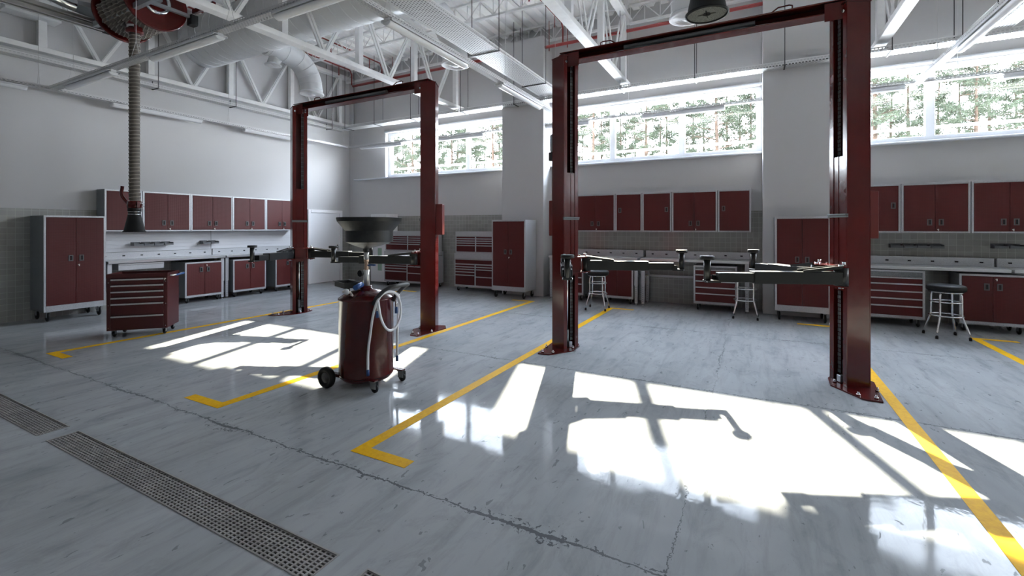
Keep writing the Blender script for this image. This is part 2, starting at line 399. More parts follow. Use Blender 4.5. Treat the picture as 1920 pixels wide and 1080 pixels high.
# windows
def window(idx, x0, x1, npan, sill_x0):
    w = bpy.data.objects.new('window_%d' % idx, None); C.objects.link(w); w.location = (x0, YB, ZS); w['kind'] = 'structure'
    ww, hh, yc = x1-x0, ZT-ZS, .16
    f = MB(); fw = .085
    f.box(0, ww, yc-.03, yc+.04, 0, .11, .006); f.box(0, ww, yc-.03, yc+.04, hh-.10, hh, .006)
    xs = [k*ww/npan for k in range(npan+1)]
    for k, x in enumerate(xs):
        xa, xb = max(0, x-.065), min(ww, x+.065)
        if k == 0: xb = .10
        if k == npan: xa = ww-.10
        f.box(xa, xb, yc-.03, yc+.04, .10, hh-.09, .005)
    f.build('window_frame', frame_m, w)
    for k in range(npan):
        a, b = xs[k]+(.10 if k == 0 else .065), xs[k+1]-(.10 if k == npan-1 else .065)
        p = MB(); p.box(a-.005, b+.005, yc, yc+.006, .105, hh-.095); p.build('pane', glass_m, w)
    s = MB(); s.box(sill_x0-x0, ww-.0, -.11, yc-.03, -.035, .0, .006); s.build('window_sill', frame_m, w)
    r = MB(); r.tube([(0.0, -.03, hh+.012), (ww, -.03, hh+.012)], .028, 12); r.build('roller_blind', frame_m, w, 'slim pale blue roller blind tube above the glass')
    portal(x0, x1, YB+.30, ZS, ZT)
window(1, *WIN[0], 3, -10.85); window(2, *WIN[1], 3, WIN[1][0]); window(3, *WIN[2], 3, WIN[2][0]); window(7, *WIN[3], 3, WIN[3][0]); window(8, *WIN[4], 2, WIN[4][0]); 
# door in the left wall
d = bpy.data.objects.new('door_1', None); C.objects.link(d); d.location = (XL, 8.67, 0); d['kind'] = 'structure'
f = MB(); f.box(0, .05, 0, .09, 0, 2.12, .006); f.box(0, .05, 1.12, 1.21, 0, 2.12, .006); f.box(0, .05, .09, 1.12, 2.03, 2.12, .006); f.build('door_frame', mat('door_frame_white', (.88, .88, .90), .3), d)
f = MB(); f.box(-.0, .022, .09, 1.12, .004, 2.03, .003); f.build('door_leaf', mat('door_leaf_white', (.86, .87, .90), .35), d)
f = MB(); f.tube([(.022, 1.04, 1.02), (.075, 1.04, 1.02), (.075, .93, 1.02)], .010, 10); f.box(.022, .028, 1.015, 1.065, .95, 1.09, .002); f.build('door_handle', chrome_m, d)

# outside ground
m = MB(); m.box(-110, 60, YO+.02, 120, -.35, -.2); m.box(XR+.35, 60, -60, YO+.02, -.35, -.2); o = m.build('ground', ground_m); o['kind'] = 'structure'

# ================================================================ FLOOR MARKINGS
def marking(x, side, label, far=True):
    # x: outer edge of the long line, side: +1 legs toward +X
    root_x = x; w = .10; m = MB(); a, b = (0, w) if side > 0 else (-w, 0); z0, z1 = .0003, .0022
    y0, y1 = 2.34-5.5, 8.98-5.5
    m.box(a, b, y0, y1, z0, z1)
    l0, l1 = (w, .50) if side > 0 else (-.54, -w)
    m.box(l0, l1, y0, y0+w, z0, z1); m.box(l0, l1, y1-w, y1, z0, z1)
    o = m.build('floor_marking', yel_m, None, None, (root_x, 5.5, 0)); tag(o, label, 'floor marking', 'yellow bay lines painted on the floor')
marking(-7.955, 1, 'yellow bay line running behind the red tool trolley, farthest left')
marking(-4.19, -1, 'yellow bay line running behind the oil drainer drum')
marking(-2.55, 1, 'yellow bay line ending in an L in the centre foreground')
marking(1.19, -1, 'wide yellow bay line leaving the photo at the bottom right corner')
marking(2.78, 1, 'yellow bay line starting by the right-hand stool')

# ================================================================ CABINETS AND BENCHES
def caster(parent, x, y, h=.11, big=False):
    b = MB(); b.box(x-.035, x+.035, y-.035, y+.035, h-.008, h, .001)
    b.box(x-.022, x-.018, y-.012, y+.045, h*.42, h-.006); b.box(x+.018, x+.022, y-.012, y+.045, h*.42, h-.006)
    o = b.build('caster', galv_m, parent)
    w = MB(); w.lathe([(.012, x-.015), (h*.36, x-.015), (h*.43, x-.008), (h*.43, x+.008), (h*.36, x+.015), (.012, x+.015)], (y+.028, h*.43), 16, 'x'); w.build('wheel', black_m, o, 'black rubber wheel')
def handle(parent, x, z, y):
    h = MB(); w, hh = .030, .052
    h.box(x-w, x-w+.013, y-.012, y, z-hh, z+hh); h.box(x+w-.013, x+w, y-.012, y, z-hh, z+hh); h.box(x-w+.013, x+w-.013, y-.012, y, z+hh-.014, z+hh); h.box(x-w+.013, x+w-.013, y-.012, y, z-hh, z-hh+.014)
    o = h.build('handle', dgrey_m, parent, 'dark grey recessed handle')
    s = MB(); s.box(x-w+.013, x+w-.013, y-.003, y-.0005, z-hh+.014, z+hh-.014); s.build('handle_slot', black_m, parent) if False else None
    s = MB(); s.box(x-.006, x+w-.013, y-.004, y-.0005, z-hh+.018, z+hh-.018); 
    h2 = s.build('pull_slot', black_m, parent, 'black slot of the handle')
def key(parent, x, z, y):
    k = MB(); k.lathe([(.009, y-.012), (.009, y)], (x, z), 10, 'y'); k.box(x-.003, x+.003, y-.03, y-.012, z-.003, z+.003); k.box(x-.006, x+.006, y-.032, y-.028, z-.022, z+.012); k.build('key', key_m, parent, 'small metal key in its lock')
def cab(name, label, cat, group, loc, rot, w, d, z0, z1, doors=2, drawers=None, wheels=False, keyz='low', hz=None, lid=False, gap=.025, bottom=.025, side=None):
    r = thing(name, label, cat, loc, rot, group)
    fr = .030; t = .028
    b = MB(); b.box(-w/2, w/2, .012, d, z0, z1, .003)
    o = b.build('body', side or sideg_m, r, 'silver grey cabinet body' if side else 'hammered grey cabinet body')
    f = MB(); f.box(-w/2, -w/2+fr, -.004, .014, z0, z1, .002); f.box(w/2-fr, w/2, -.004, .014, z0, z1, .002)
    f.box(-w/2+fr, w/2-fr, -.004, .014, z1-fr, z1, .002); bt = bottom if not wheels else max(bottom, .045 if z1-z0 < 1.2 else .10)
    f.box(-w/2+fr, w/2-fr, -.004, .014, z0, z0+bt, .002); f.build('front_frame', silver_m, r, 'silver front frame')
    A, Bz = z0+bt, z1-fr; x0, x1 = -w/2+fr, w/2-fr
    if doors:
        n = 2 if doors == 2 else 1; dw = (x1-x0)/n
        for k in range(n):
            a, c = x0+k*dw+.002, x0+(k+1)*dw-.002
            q = MB(); q.box(a, c, -.008, .012, A+.003, Bz-.003, .002); dd = q.build('door', door_m, r)
            if n == 2: hx = c-.07 if k == 0 else a+.07
            else: hx = a+.07 if doors == 'L' else c-.07
            zz = hz if hz is not None else ((z0+.17) if z1-z0 < 1 else (z0+z1)/2+.08)
            if doors in ('L', 'R'): zz = (A+Bz)/2+.05
            handle(dd, hx, zz, -.008)
            if n == 2 and k == 1:
                kz = {'low': zz-.12, 'high': Bz-.04}[keyz]; key(dd, a+.03, kz, -.008)
    if drawers:
        for (a, c, q0, q1, hl) in drawers:      # x range, z range, label
            q = MB(); q.box(a+.002, c-.002, -.006, .012, q0+.002, q1-.002, .002); dd = q.build('drawer', mat('drawer_red', (.085, .010, .0095), .38, 0, .3), r)
            h = MB(); h.box(a+.004, c-.004, -.020, -.006, q1-.024, q1-.004, .004); h.build('drawer_handle', silver_m, dd, 'silver full-width drawer rail')
    if wheels:
        for sx_ in (-1, 1):
            for y in (.05, d-.09): caster(r, sx_*(w/2-.07), y, z0-.001)
    return r
RL = R(90)
def L_(y, xf): return (xf, y, 0)
# --- left wall
cab('tall_locker', 'tall red two-door locker on casters against the left wall, farthest left', 'locker', None, L_(3.49, -10.54), RL, .83, .585, .17, 1.81, 2, wheels=True)
ed = [3.98, 4.59, 5.475, 6.375, 7.20, 8.08]
ul = ['narrow single-door red wall cabinet behind the exhaust hose nozzle', 'two-door red wall cabinet right of the exhaust hose nozzle', 'two-door red wall cabinet third along the left wall', 'two-door red wall cabinet fourth along the left wall, left of the far lift post', 'two-door red wall cabinet partly hidden behind the far left lift post']
for i in range(5):
    a, b = ed[i]+.004, ed[i+1]-.004
    cab('wall_cabinet', ul[i], 'cabinet', 'red wall cabinets along the left wall', L_((a+b)/2, -10.80), RL, b-a, .33, 1.53, 2.335, 'R' if i == 0 else 2, hz=1.70)
# slatwall panels
for i, (a, b) in enumerate(((3.92, 6.06), (6.07, 8.17))):
    m = MB()
    z = 1.115
    while z < 1.525:
        m.box(0, .016, a, b, z, min(z+.070, 1.528), .002); m.box(0, .009, a, b, z+.070, min(z+.076, 1.528)); z += .076
    o = m.build('slatwall_panel', slat_m, None, None, (XL+.014, 0, 0)); tag(o, ['white slatted backsplash panel above the near half of the left bench', 'white slatted backsplash panel above the far half of the left bench'][i], 'wall panel', 'white slatted wall panels')
def bench(label, loc, rot, w, group, drawer=None, legs=(1, 1)):   # legs: front legs left and right
    r = thing('workbench', label, 'workbench', loc, rot, group)   # local: x along, y 0 front .. .62 back
    t = MB(); t.box(-w/2, w/2, 0, .60, .925, .975, .004); t.build('worktop', bench_m, r)
    u = MB(); u.box(-w/2, w/2, .555, .60, .975, 1.112, .003); up = u.build('riser', silver_m, r, 'silver riser with power sockets')
    n = int(w/.27); s = MB()
    for k in range(n): x = -w/2+(k+.5)*w/n; s.box(x-.022, x+.022, .549, .556, 1.03, 1.052, .002)
    s.build('socket_row', black_m, up, 'small black sockets')
    l = MB()
    for sx_ in (-1, 1):
        for y in (.05, .50):
            if y < .1 and not legs[(sx_+1)//2]: continue
            x = sx_*(w/2-.04); q = MB(); q.box(x-.035, x+.035, y, y+.06, .40, .925, .003); q.box(x-.028, x+.028, y+.006, y+.054, .035, .42, .003); lo = q.build('leg', silver_m, r)
            g = MB(); g.lathe([(.028, .0), (.028, .008), (.008, .014), (.008, .04)], (x, y+.03), 12); g.build('foot', chrome_m, lo, 'small chrome levelling foot')
            hs = MB()
            for k in range(8): z = .08+k*.04; hs.box(x-.006, x+.006, y+.004, y+.0065, z, z+.012)
            hs.build('adjustment_hole', black_m, lo)
        q = MB(); q.box(x-.015, x+.015, .11, .50, .56, .60); q.build('side_rail', silver_m, r)
    q = MB(); q.box(-w/2+.07, w/2-.07, .52, .55, .56, .60); q.build('rear_stretcher', silver_m, r)
    if drawer:
        a, b = drawer; q = MB(); q.box(a, b, .02, .50, .79, .915, .003); dd = q.build('drawer', silver_m, r)
        h = MB(); h.box(a+.01, b-.01, .008, .02, .885, .905, .003); h.build('drawer_handle', bench_m, dd)
    return r
bench('long steel workbench behind the red tool trolley on the left wall', L_(5.00, -10.53), RL, 2.12, 'steel workbenches', (-.90, -.15))
bench('long steel workbench on the left wall behind the far left lift post', L_(7.12, -10.53), RL, 2.08, 'steel workbenches')
cab('base_cabinet', 'red two-door rolling cabinet under the near left bench, right of the tool trolley', 'cabinet', 'red cabinets under the benches', L_(5.60, -10.51), RL, .765, .56, .12, .865, 2, wheels=True, keyz='high', hz=.70)
cab('base_cabinet', 'red two-door rolling cabinet under the left wall bench, left of the far lift post', 'cabinet', 'red cabinets under the benches', L_(6.61, -10.51), RL, .79, .56, .12, .865, 2, wheels=True, keyz='high', hz=.70)
cab('base_cabinet', 'red two-door rolling cabinet mostly hidden behind the far left lift post', 'cabinet', 'red cabinets under the benches', L_(7.66, -10.51), RL, .80, .56, .12, .865, 2, wheels=True, keyz='high', hz=.70)
def bin_(loc, rot, label, group):
    m = MB(); w, d, h = .083, .14, .075
    m.box(-w, w, 0, .006, 0, h, .001); m.box(-w, -w+.005, -d, 0, 0, h*.8); m.box(w-.005, w, -d, 0, 0, h*.8); m.box(-w+.005, w-.005, -d, 0, 0, .005)
    m.box(-w, w, -d-.005, -d, 0, h*.5, .001); m.box(-w, w, -d-.012, -d-.004, h*.42, h*.52)
    o = m.build('parts_bin', bin_m, None, None, loc, rot); tag(o, label, 'storage bin', group)
bo = ['first of the four dark bins on the left slat panel, nearest the hose nozzle', 'second of the four dark bins on the left slat panel', 'third of the four dark bins on the left slat panel', 'fourth of the four dark bins on the left slat panel, farthest right']
for k in range(4): bin_((XL+.036, 4.60+k*.18, 1.235), RL, bo[k], 'dark bins hung on the left slat panel')
for k in range(2): bin_((XL+.036, 5.90+k*.18, 1.235), RL, ['left bin of the pair hung right of the four bins', 'right bin of the pair hung beside the bench panel joint'][k], 'pair of dark bins on the left slat panel')
bo = ['first of the four dark bins on the tiles right of the near lift post', 'second of the four dark bins on the tiles above the right bench', 'third of the four dark bins on the tiles above the right bench', 'fourth and rightmost of the four dark bins on the tiles above the right bench']
for k in range(4): bin_((2.19+k*.178, YB-.022, 1.255), 0, bo[k], 'four dark bins hung above the right bench')
for k in range(2): bin_((3.49+k*.178, YB-.022, 1.27), 0, ['left bin of the pair above the right bench near the photo edge', 'dark bin hung nearest the right edge of the photo'][k], 'pair of dark bins hung above the right bench')

# --- back wall, first bay
r = thing('white_cabinet', 'tall narrow white metal cabinet in the corner behind the oil drainer', 'cabinet', (-9.45, 9.70, 0))
m = MB(); m.box(-.31, .31, .01, .45, .06, 1.99, .004); m.build('body', white_m, r)
for z0, z1 in ((.09, 1.30), (1.32, 1.97)):
    m = MB(); m.box(-.295, .295, -.004, .01, z0, z1, .002); dd = m.build('door', white_m, r)
    h = MB(); h.box(.20, .215, -.022, -.004, (z0+z1)/2-.06, (z0+z1)/2+.06, .003); h.build('handle', galv_m, dd)
m = MB(); m.box(-.02, .13, -.008, -.004, .80, 1.02); m.build('notice', green_m, r, 'pale green notice'); m = MB(); m.box(-.02, .13, -.008, -.004, .38, .60); m.build('notice', green_m, r, 'pale green notice')
for sx_ in (-1, 1):
    for y in (.04, .40): m = MB(); m.cyl((sx_*.27, y, 0), (sx_*.27, y, .06), .015, 10); m.build('foot', galv_m, r)
def chest(label, xc, w, yf):
    hw = w/2; fr = .03; c = fr/2
    dr = []
    zs = [1.34, 1.285, 1.23, 1.17]; tops = [1.395, 1.335, 1.28, 1.225, 1.165, 1.0]
    for a, b in ((-hw+fr+.02, -c), (c, hw-fr-.02)):
        for k in range(5): dr.append((a, b, tops[k+1], tops[k], ''))
    up = cab('tool_chest_top', 'silver and red drawer chest stacked ' + label, 'tool chest', 'stacked tool chests on the back wall', (xc, yf+.02, 0), 0, w-.04, .45, .965, 1.505, 0, dr, side=silver_m)
    m = MB(); m.box(-hw+.02, hw-.02, -.008, .0, 1.40, 1.505, .002); m.build('lid', silver_m, up, 'silver lid'); m = MB(); m.box(-c, c, -.01, .0, .99, 1.40); m.build('divider', silver_m, up)
    dr = [(-hw+fr, hw-fr, .70, .82, '')]
    T = [.695, .63, .57, .50, .42, .165]
    for a, b in ((-hw+fr, -c), (c, hw-fr)):
        tt = T if a < -c else [T[0], T[1], T[2], T[4]-.03, .165]
        for k in range(len(tt)-1): dr.append((a, b, tt[k+1], tt[k], ''))
    lo = cab('rolling_tool_chest', 'wide red and silver rolling drawer chest ' + label, 'tool chest', 'rolling tool chests on the back wall', (xc, yf, 0), 0, w, .52, .12, .96, 0, dr, wheels=True, side=silver_m)
    m = MB(); m.box(-hw, hw, -.010, .0, .825, .96, .002); m.build('top_tray', silver_m, lo, 'silver top tray'); m = MB(); m.box(-c, c, -.01, .0, .165, .70); m.build('divider', silver_m, lo)
    for s_ in (-1, 1): m = MB(); m.tube([(s_*(hw+.0), .10, .86), (s_*(hw+.05), .10, .86), (s_*(hw+.05), .40, .86), (s_*(hw+.0), .40, .86)], .010, 8); m.build('push_handle', chrome_m, lo)
chest('behind the far right lift post', -8.24, 1.64, 9.52); chest('left of the tall locker by the pier', -6.09, 1.25, 9.55)
cab('tall_locker', 'tall red two-door locker on casters in front of the first wall pier', 'locker', None, (-4.89, 9.05, 0), 0, .86, .56, .17, 1.775, 2, wheels=True, side=silver_m)
# --- back wall, second bay
bench('steel workbench on the back wall behind the middle lift post', (-3.09, 9.46, 0), 0, 1.98, 'steel workbenches')
bench('steel workbench on the back wall with open space beneath, left of the second pier', (-1.05, 9.46, 0), 0, 1.98, 'steel workbenches')
d4 = lambda w, t: [(-w/2+.03, w/2-.03, t[k+1], t[k], '') for k in range(len(t)-1)]
cab('drawer_cabinet', 'red drawer cabinet half hidden behind the middle lift post', 'cabinet', 'red drawer cabinets under the benches', (-3.635, 9.50, 0), 0, .72, .50, .13, .86, 0, d4(.72, [.80, .66, .52, .38, .175]), wheels=True)
cab('base_cabinet', 'red two-door rolling cabinet under the bench behind the left stool', 'cabinet', 'red cabinets under the benches', (-2.53, 9.50, 0), 0, .67, .50, .12, .865, 2, wheels=True, keyz='high', hz=.78)
cab('drawer_cabinet', 'red five-drawer cabinet under the bench beside the middle stool', 'cabinet', 'red drawer cabinets under the benches', (-.645, 9.50, 0), 0, .76, .50, .13, .87, 0, d4(.76, [.80, .70, .58, .46, .34, .175]), wheels=True)
e2 = [-3.56, -2.665, -2.085, -1.485, -.62, -.03]
ul = ['two-door red wall cabinet immediately right of the middle lift post', 'single-door red wall cabinet with its handle at the left, second from the middle post', 'single-door red wall cabinet with its handle at the right', 'two-door red wall cabinet under the middle window, fourth from the middle post', 'single-door red wall cabinet at the end of the row beside the second pier']
for i in range(5):
    a, b = e2[i]+.004, e2[i+1]-.004
    cab('wall_cabinet', ul[i], 'cabinet', 'red wall cabinets under the middle window', ((a+b)/2, 9.85, 0), 0, b-a, .325, 1.515, 2.345, [2, 'L', 'R', 2, 'L'][i], hz=1.69)
# --- back wall, third bay
cab('tall_locker', 'tall red two-door locker standing before the second pier, left of the nearest lift post', 'locker', None, (.735, 9.11, 0), 0, .80, .56, .17, 1.785, 2, wheels=True)
bench('steel workbench on the back wall right of the nearest lift post', (2.35, 9.46, 0), 0, 2.10, 'steel workbenches', None, (1, 0))
bench('steel workbench at the right edge of the photo', (4.48, 9.46, 0), 0, 2.10, 'steel workbenches', None, (0, 1))
cab('drawer_cabinet', 'red drawer cabinet right of the nearest lift post, left of the right stool', 'cabinet', 'red drawer cabinets under the benches', (1.99, 9.48, 0), 0, .86, .50, .13, .91, 0, d4(.86, [.80, .70, .58, .46, .34, .175]), wheels=True)
cab('base_cabinet', 'red two-door rolling cabinet behind the right stool', 'cabinet', 'red cabinets under the benches', (3.21, 9.50, 0), 0, .76, .44, .12, .89, 2, wheels=True, keyz='high', hz=.70)
e3 = [1.60, 2.205, 3.075, 3.96]
ul = ['single-door red wall cabinet just right of the nearest lift post', 'two-door red wall cabinet under the right window', 'two-door red wall cabinet cut by the right edge of the photo']
for i in range(3):
    a, b = e3[i]+.004, e3[i+1]-.004
    cab('wall_cabinet', ul[i], 'cabinet', 'red wall cabinets under the right window', ((a+b)/2, 9.85, 0), 0, b-a, .325, 1.515, 2.34, ['R', 2, 2][i], hz=1.69)
# small wall sockets
m = MB(); m.box(-.06, .06, -.03, 0, -.04, .04, .004); tag(m.build('wall_socket', dgrey_m, None, None, (-8.02, YB-.012, 1.87)), 'dark grey wall socket above the tool chest by the far right lift post', 'socket')

# ================================================================ STOOLS
def stool(loc, rot, label):
    r = thing('bar_stool', label, 'stool', loc, rot, 'chrome workshop stools')
    m = MB(); m.lathe([(.01, .67), (.19, .67), (.215, .682), (.222, .70), (.222, .735), (.212, .755), (.18, .766), (.01, .77)], seg=32); m.build('seat', black_m, r, 'round black padded seat')
    m = MB(); m.lathe([(.17, .655), (.195, .655), (.195, .67), (.17, .67)], seg=28, cap=False); m.build('seat_ring', chrome_m, r)
    for k in range(4):
        a = PI/4+k*PI/2; ca, sa = math.cos(a), math.sin(a)
        P = [(.10, .665), (.15, .655), (.175, .62), (.178, .55), (.178, .33), (.19, .29), (.255, .10), (.268, .03)]
        m = MB(); m.tube([(rr*ca, rr*sa, z) for rr, z in P], .0125, 10); lo = m.build('leg', chrome_m, r)
        f = MB(); f.tube([(.266*ca, .266*sa, .04), (.270*ca, .270*sa, .0)], .018, 10); f.build('rubber_foot', black_m, lo, 'black rubber foot')
    for z, rr in ((.52, .178), (.32, .190)):
        m = MB(); m.tube([(rr*math.cos(t), rr*math.sin(t), z) for t in [2*PI*k/32 for k in range(32)]], .010, 8, closed=True); m.build('foot_ring', chrome_m, r)
stool((2.50, 8.87, 0), R(8), 'chrome stool with black seat right of the nearest lift post'); stool((-2.705, 8.70, 0), R(5), 'chrome stool standing beside the middle lift post'); stool((-.12, 9.10, 0), R(0), 'chrome stool seen below the tip of the near lift arm')

# ================================================================ TOOL TROLLEY
r = thing('tool_trolley', 'dark red six-drawer tool trolley on casters standing out from the left bench', 'tool trolley', (-8.19, 3.506, 0), R(47))
w, d = .74, .46
m = MB(); m.box(-w/2, w/2, -d/2, d/2, .10, .865, .004); m.build('body', trol_m, r)
m = MB(); m.box(-w/2-.004, w/2+.004, -d/2-.012, -d/2+.004, .865, .925, .002); m.box(-w/2-.004, w/2+.004, d/2-.006, d/2+.004, .865, .925, .002)
m.box(-w/2-.004, -w/2+.006, -d/2+.004, d/2-.006, .865, .925, .002); m.box(w/2-.006, w/2+.004, -d/2+.004, d/2-.006, .865, .925, .002); m.build('top_tray', trol_m, r)
m = MB(); m.box(-w/2, -w/2+.045, -d/2-.012, -d/2, .10, .865, .002); m.box(w/2-.045, w/2, -d/2-.012, -d/2, .10, .865, .002); m.build('corner_post', trol_m, r)
T = [.858, .768, .678, .588, .498, .318, .115]
for k in range(6):
    m = MB(); m.box(-w/2+.05, w/2-.05, -d/2-.010, -d/2, T[k+1]+.004, T[k]-.004, .002); dd = m.build('drawer', trol_m, r)
    h = MB(); h.box(-w/2+.05, w/2-.05, -d/2-.026, -d/2-.010, T[k]-.030, T[k]-.008, .004); h.build('drawer_handle', silver_m, dd, 'pale silver drawer rail')
key(r, w/2-.025, .84, -d/2-.012)
m = MB(); m.tube([(w/2, -.20, .885), (w/2+.05, -.19, .885), (w/2+.085, -.15, .885)], .012, 10); m.tube([(w/2, .20, .885), (w/2+.05, .19, .885), (w/2+.085, .15, .885)], .012, 10); m.build('handle_bracket', chrome_m, r)
m = MB(); m.tube([(w/2+.085, -.15, .885), (w/2+.09, .15, .885)], .016, 12); m.build('grip', blue_m, r, 'blue push-handle grip')
m = MB()
for sx_ in (-1, 1):
    for z in (.14, .47, .80): m.lathe([(.006, -d/2-.0155), (.006, -d/2-.012)], (sx_*(w/2-.022), z), 8, 'y')
m.build('rivets', chrome_m, r)
for sx_ in (-1, 1):
    for y in (-d/2+.05, d/2-.09): caster(r, sx_*(w/2-.06), y, .099)

# ================================================================ TWO-POST LIFTS
def make_lift(cx, cy, label, power=True):
    r = thing('two_post_lift', label, 'vehicle lift', (cx, cy, 0), 0, 'dark red two-post car lifts')
    for s in (-1, 1):                      # s=-1 left column, +1 right
        ang = R(-27) if s < 0 else R(207)
        ox = s*1.555; T = Matrix.Translation((ox, -.01, 0)) @ Matrix.Rotation(ang, 4, 'Z') @ Matrix.Diagonal((.94, .92, 1, 1))
        flip = 1 if s < 0 else -1          # local y sign so that +y*flip is away from the camera
        # column: channel open toward +x
        m = MB(); m.T = T; H = 3.86
        m.box(-.125, -.113, -.140, .140, .012, H, .002)
        for q in (-1, 1):
            a, b = sorted((q*.128, q*.140)); m.box(-.113, .125, a, b, .012, H, .002)
            a, b = sorted((q*.075, q*.128)); m.box(.113, .125, a, b, .012, H, .002)
        col_o = m.build('column', red_m, r)
        # base plate
        P = [(1.38, .07), (1.37, -.18), (1.58, -.5), (1.73, -.51), (1.78, .12), (1.66, .27), (1.44, .20)]
        if s < 0: P = [(-x, y) for x, y in P][::-1]
        m = MB(); m.prism(P, 0, .014); m.build('base_plate', red_m, col_o, 'red bolted base plate')
        for bx, by in ((1.42, -.08), (1.56, -.42), (1.69, -.45), (1.745, -.20), (1.44, .15)):
            b = MB(); b.cyl((s*bx, by, .014), (s*bx, by, .032), .018, 6); b.cyl((s*bx, by, .032), (s*bx, by, .050), .010, 10); b.build('anchor_bolt', chrome_m, col_o, 'chrome anchor bolt')
        # inside the channel
        m = MB(); m.T = T
        m.cyl((.04, .0, .2), (.04, .0, 1.35), .020, 14); m.build('hydraulic_rod', chrome_m, col_o)
        m = MB(); m.T = T
        m.cyl((.04, .0, .02), (.04, .0, .24), .030, 14); m.box(.07, .12, -.03, .03, .02, .09, .003); m.build('rod_mount', galv_m, col_o)
        for yy in (flip*.040, flip*.066):
            m = MB(); m.T = T
            for k in range(0, 88):
                z = .1+k*.0425
                m.box(.070, .080, yy-.0035 if k % 2 else yy-.0055, yy+.0035 if k % 2 else yy+.0055, z, z+.036)
            m.build('lift_chain', galv_m, col_o, 'steel leaf chain')
        # carriage
        m = MB(); m.T = T
        m.box(.02, .118, -.073, .073, .96, 2.33, .003); m.box(.118, .124, .0-.002, .002, 1.22, 2.33)
        m.box(.118, .215, -.11, .11, 1.02, 1.21, .004)
        car = m.build('carriage', red_m, r)
        m = MB(); m.T = T; m.box(.118, .140, -.15, .15, 1.705, 1.722, .002); m.box(.118, .147, -.15, .15, 1.725, 1.742, .002); m.build('guard_strip', dgrey_m, car, 'dark grey guard strip')
        for z0, z1 in ((1.208, 1.222), (1.012, 1.026)):
            m = MB(); m.T = T; m.prism([(.12, -.15), (.20, -.27), (.26, -.25), (.29, -.12), (.29, .12), (.26, .25), (.20, .27), (.12, .15)], z0, z1); m.build('pivot_plate', red_m, car)
        # arms
        A = ((-.45, -.257, 'n'), (1.0, -.0, 'f')) 
        near = (-1.05, -1.24) if s < 0 else (.27, -.77); far = (-.13, .42) if s < 0 else (.685, .92)
        for (tx, ty, ly) in ((near[0], near[1], -.195*flip), (far[0], far[1], .195*flip)):
            pv = T @ Vector((.225, ly, 0)); tp = Vector((tx, ty, 0)); D = tp-pv; Ln = D.length; dr = D.normalized(); an = math.atan2(dr.y, dr.x)
            TT = Matrix.Translation(pv) @ Matrix.Rotation(an, 4, 'Z')
            m = MB(); m.T = TT; m.box(.02, Ln*.66, -.065, .065, 1.045, 1.165, .004); arm = m.build('arm', arm_m, r)
            m = MB(); m.T = TT; m.box(Ln*.4, Ln-.10, -.052, .052, 1.058, 1.148, .003); m.box(Ln-.12, Ln+.03, -.050, .050, 1.050, 1.072, .003); m.prism([(Ln-.13, -.052), (Ln-.06, -.052), (Ln-.06, -.046), (Ln-.13, -.046)], 1.07, 1.12); m.build('arm_extension', arm_m, arm)
            m = MB(); m.T = TT; m.cyl((0, 0, 1.00), (0, 0, 1.235), .024, 14); m.build('pivot_pin', chrome_m, arm, 'chrome pivot pin')
            m = MB(); m.T = TT; m.lathe([(.062, 1.03), (.062, 1.205)], (0, 0), 20); m.build('pivot_hub', arm_m, arm)
            m = MB(); m.T = TT
            for q in (-1, 1): m.bar((.0, q*.050, 1.215), (Ln*.30, q*.058, 1.168), .012, .03); 
            m.bar((.0, 0, 1.22), (Ln*.27, 0, 1.172), .05, .008); m.build('arm_brace', arm_m, arm)
            m = MB(); m.T = TT; m.cyl((Ln, 0, 1.072), (Ln, 0, 1.285), .034, 18)
            pad = m.build('pad_post', arm_m, arm)
            m = MB(); m.T = TT; m.lathe([(.03, 1.280), (.068, 1.281), (.070, 1.285), (.070, 1.312), (.066, 1.316), (.01, 1.314)], (Ln, 0), 24); m.build('lifting_pad', black_m, pad, 'black rubber lifting pad')
            b = MB(); b.T = TT; b.cyl((Ln+.018, -.055, 1.061), (Ln+.018, .055, 1.061), .008, 8); b.build('stop_bolt', chrome_m, arm)
        # release handles and bolts on top of the pivot plate
        for yy in (-.2, .2):
            m = MB(); m.T = T; m.cyl((.20, yy, 1.222), (.20, yy, 1.262), .016, 8); m.build('pivot_bolt', chrome_m, car)
            m = MB(); m.T = T; m.cyl((.15, yy*.7, 1.222), (.15, yy*.7, 1.240), .012, 8); m.build('pivot_bolt', chrome_m, car)
        # control box on outer face
        m = MB(); m.T = T; m.box(-.235, -.125, -.11, .11, 1.49, 1.97, .006); cb_ = m.build('control_box', mat('bright_red_box', (.11, .008, .006), .3), col_o, 'red control box')
        if s < 0:
            m = MB(); m.T = T; m.lathe([(.03, 2.90), (.075, 2.88), (.08, 2.66), (.06, 2.64)], (-.215, 0), 20)
            for k in range(10): a = 2*PI*k/10; m.box(-.215+.078*math.cos(a)-.004, -.215+.078*math.cos(a)+.004, .078*math.sin(a)-.004, .078*math.sin(a)+.004, 2.67, 2.87)
            o = m.build('pump_motor', galv_m, col_o, 'grey finned pump motor'); o['skipme'] = 'power'
            m = MB(); m.T = T; m.box(-.27, -.13, -.09, .09, 2.52, 2.64, .008); o = m.build('pump_tank', blackp_m, col_o); o['skipme'] = 'power'
        # top gusset of the column
        m = MB(); m.T = T; m.box(-.13, .13, -.145, .145, H, H+.012); 
        m.build('column_cap', red_m, col_o)
        b = MB(); b.T = T
        for q in (-1, 1): b.cyl((.125, q*.10, 3.78), (.145, q*.10, 3.78), .016, 8)
        b.build('cap_bolts', chrome_m, col_o)
    # overhead beam, channel open toward the camera
    m = MB(); x0, x1 = -1.60, 1.60
    m.box(x0, x1, .06, .072, 3.80, 3.93, .002); m.box(x0, x1, -.10, .06, 3.918, 3.93, .002); m.box(x0, x1, -.10, .06, 3.80, 3.812, .002)
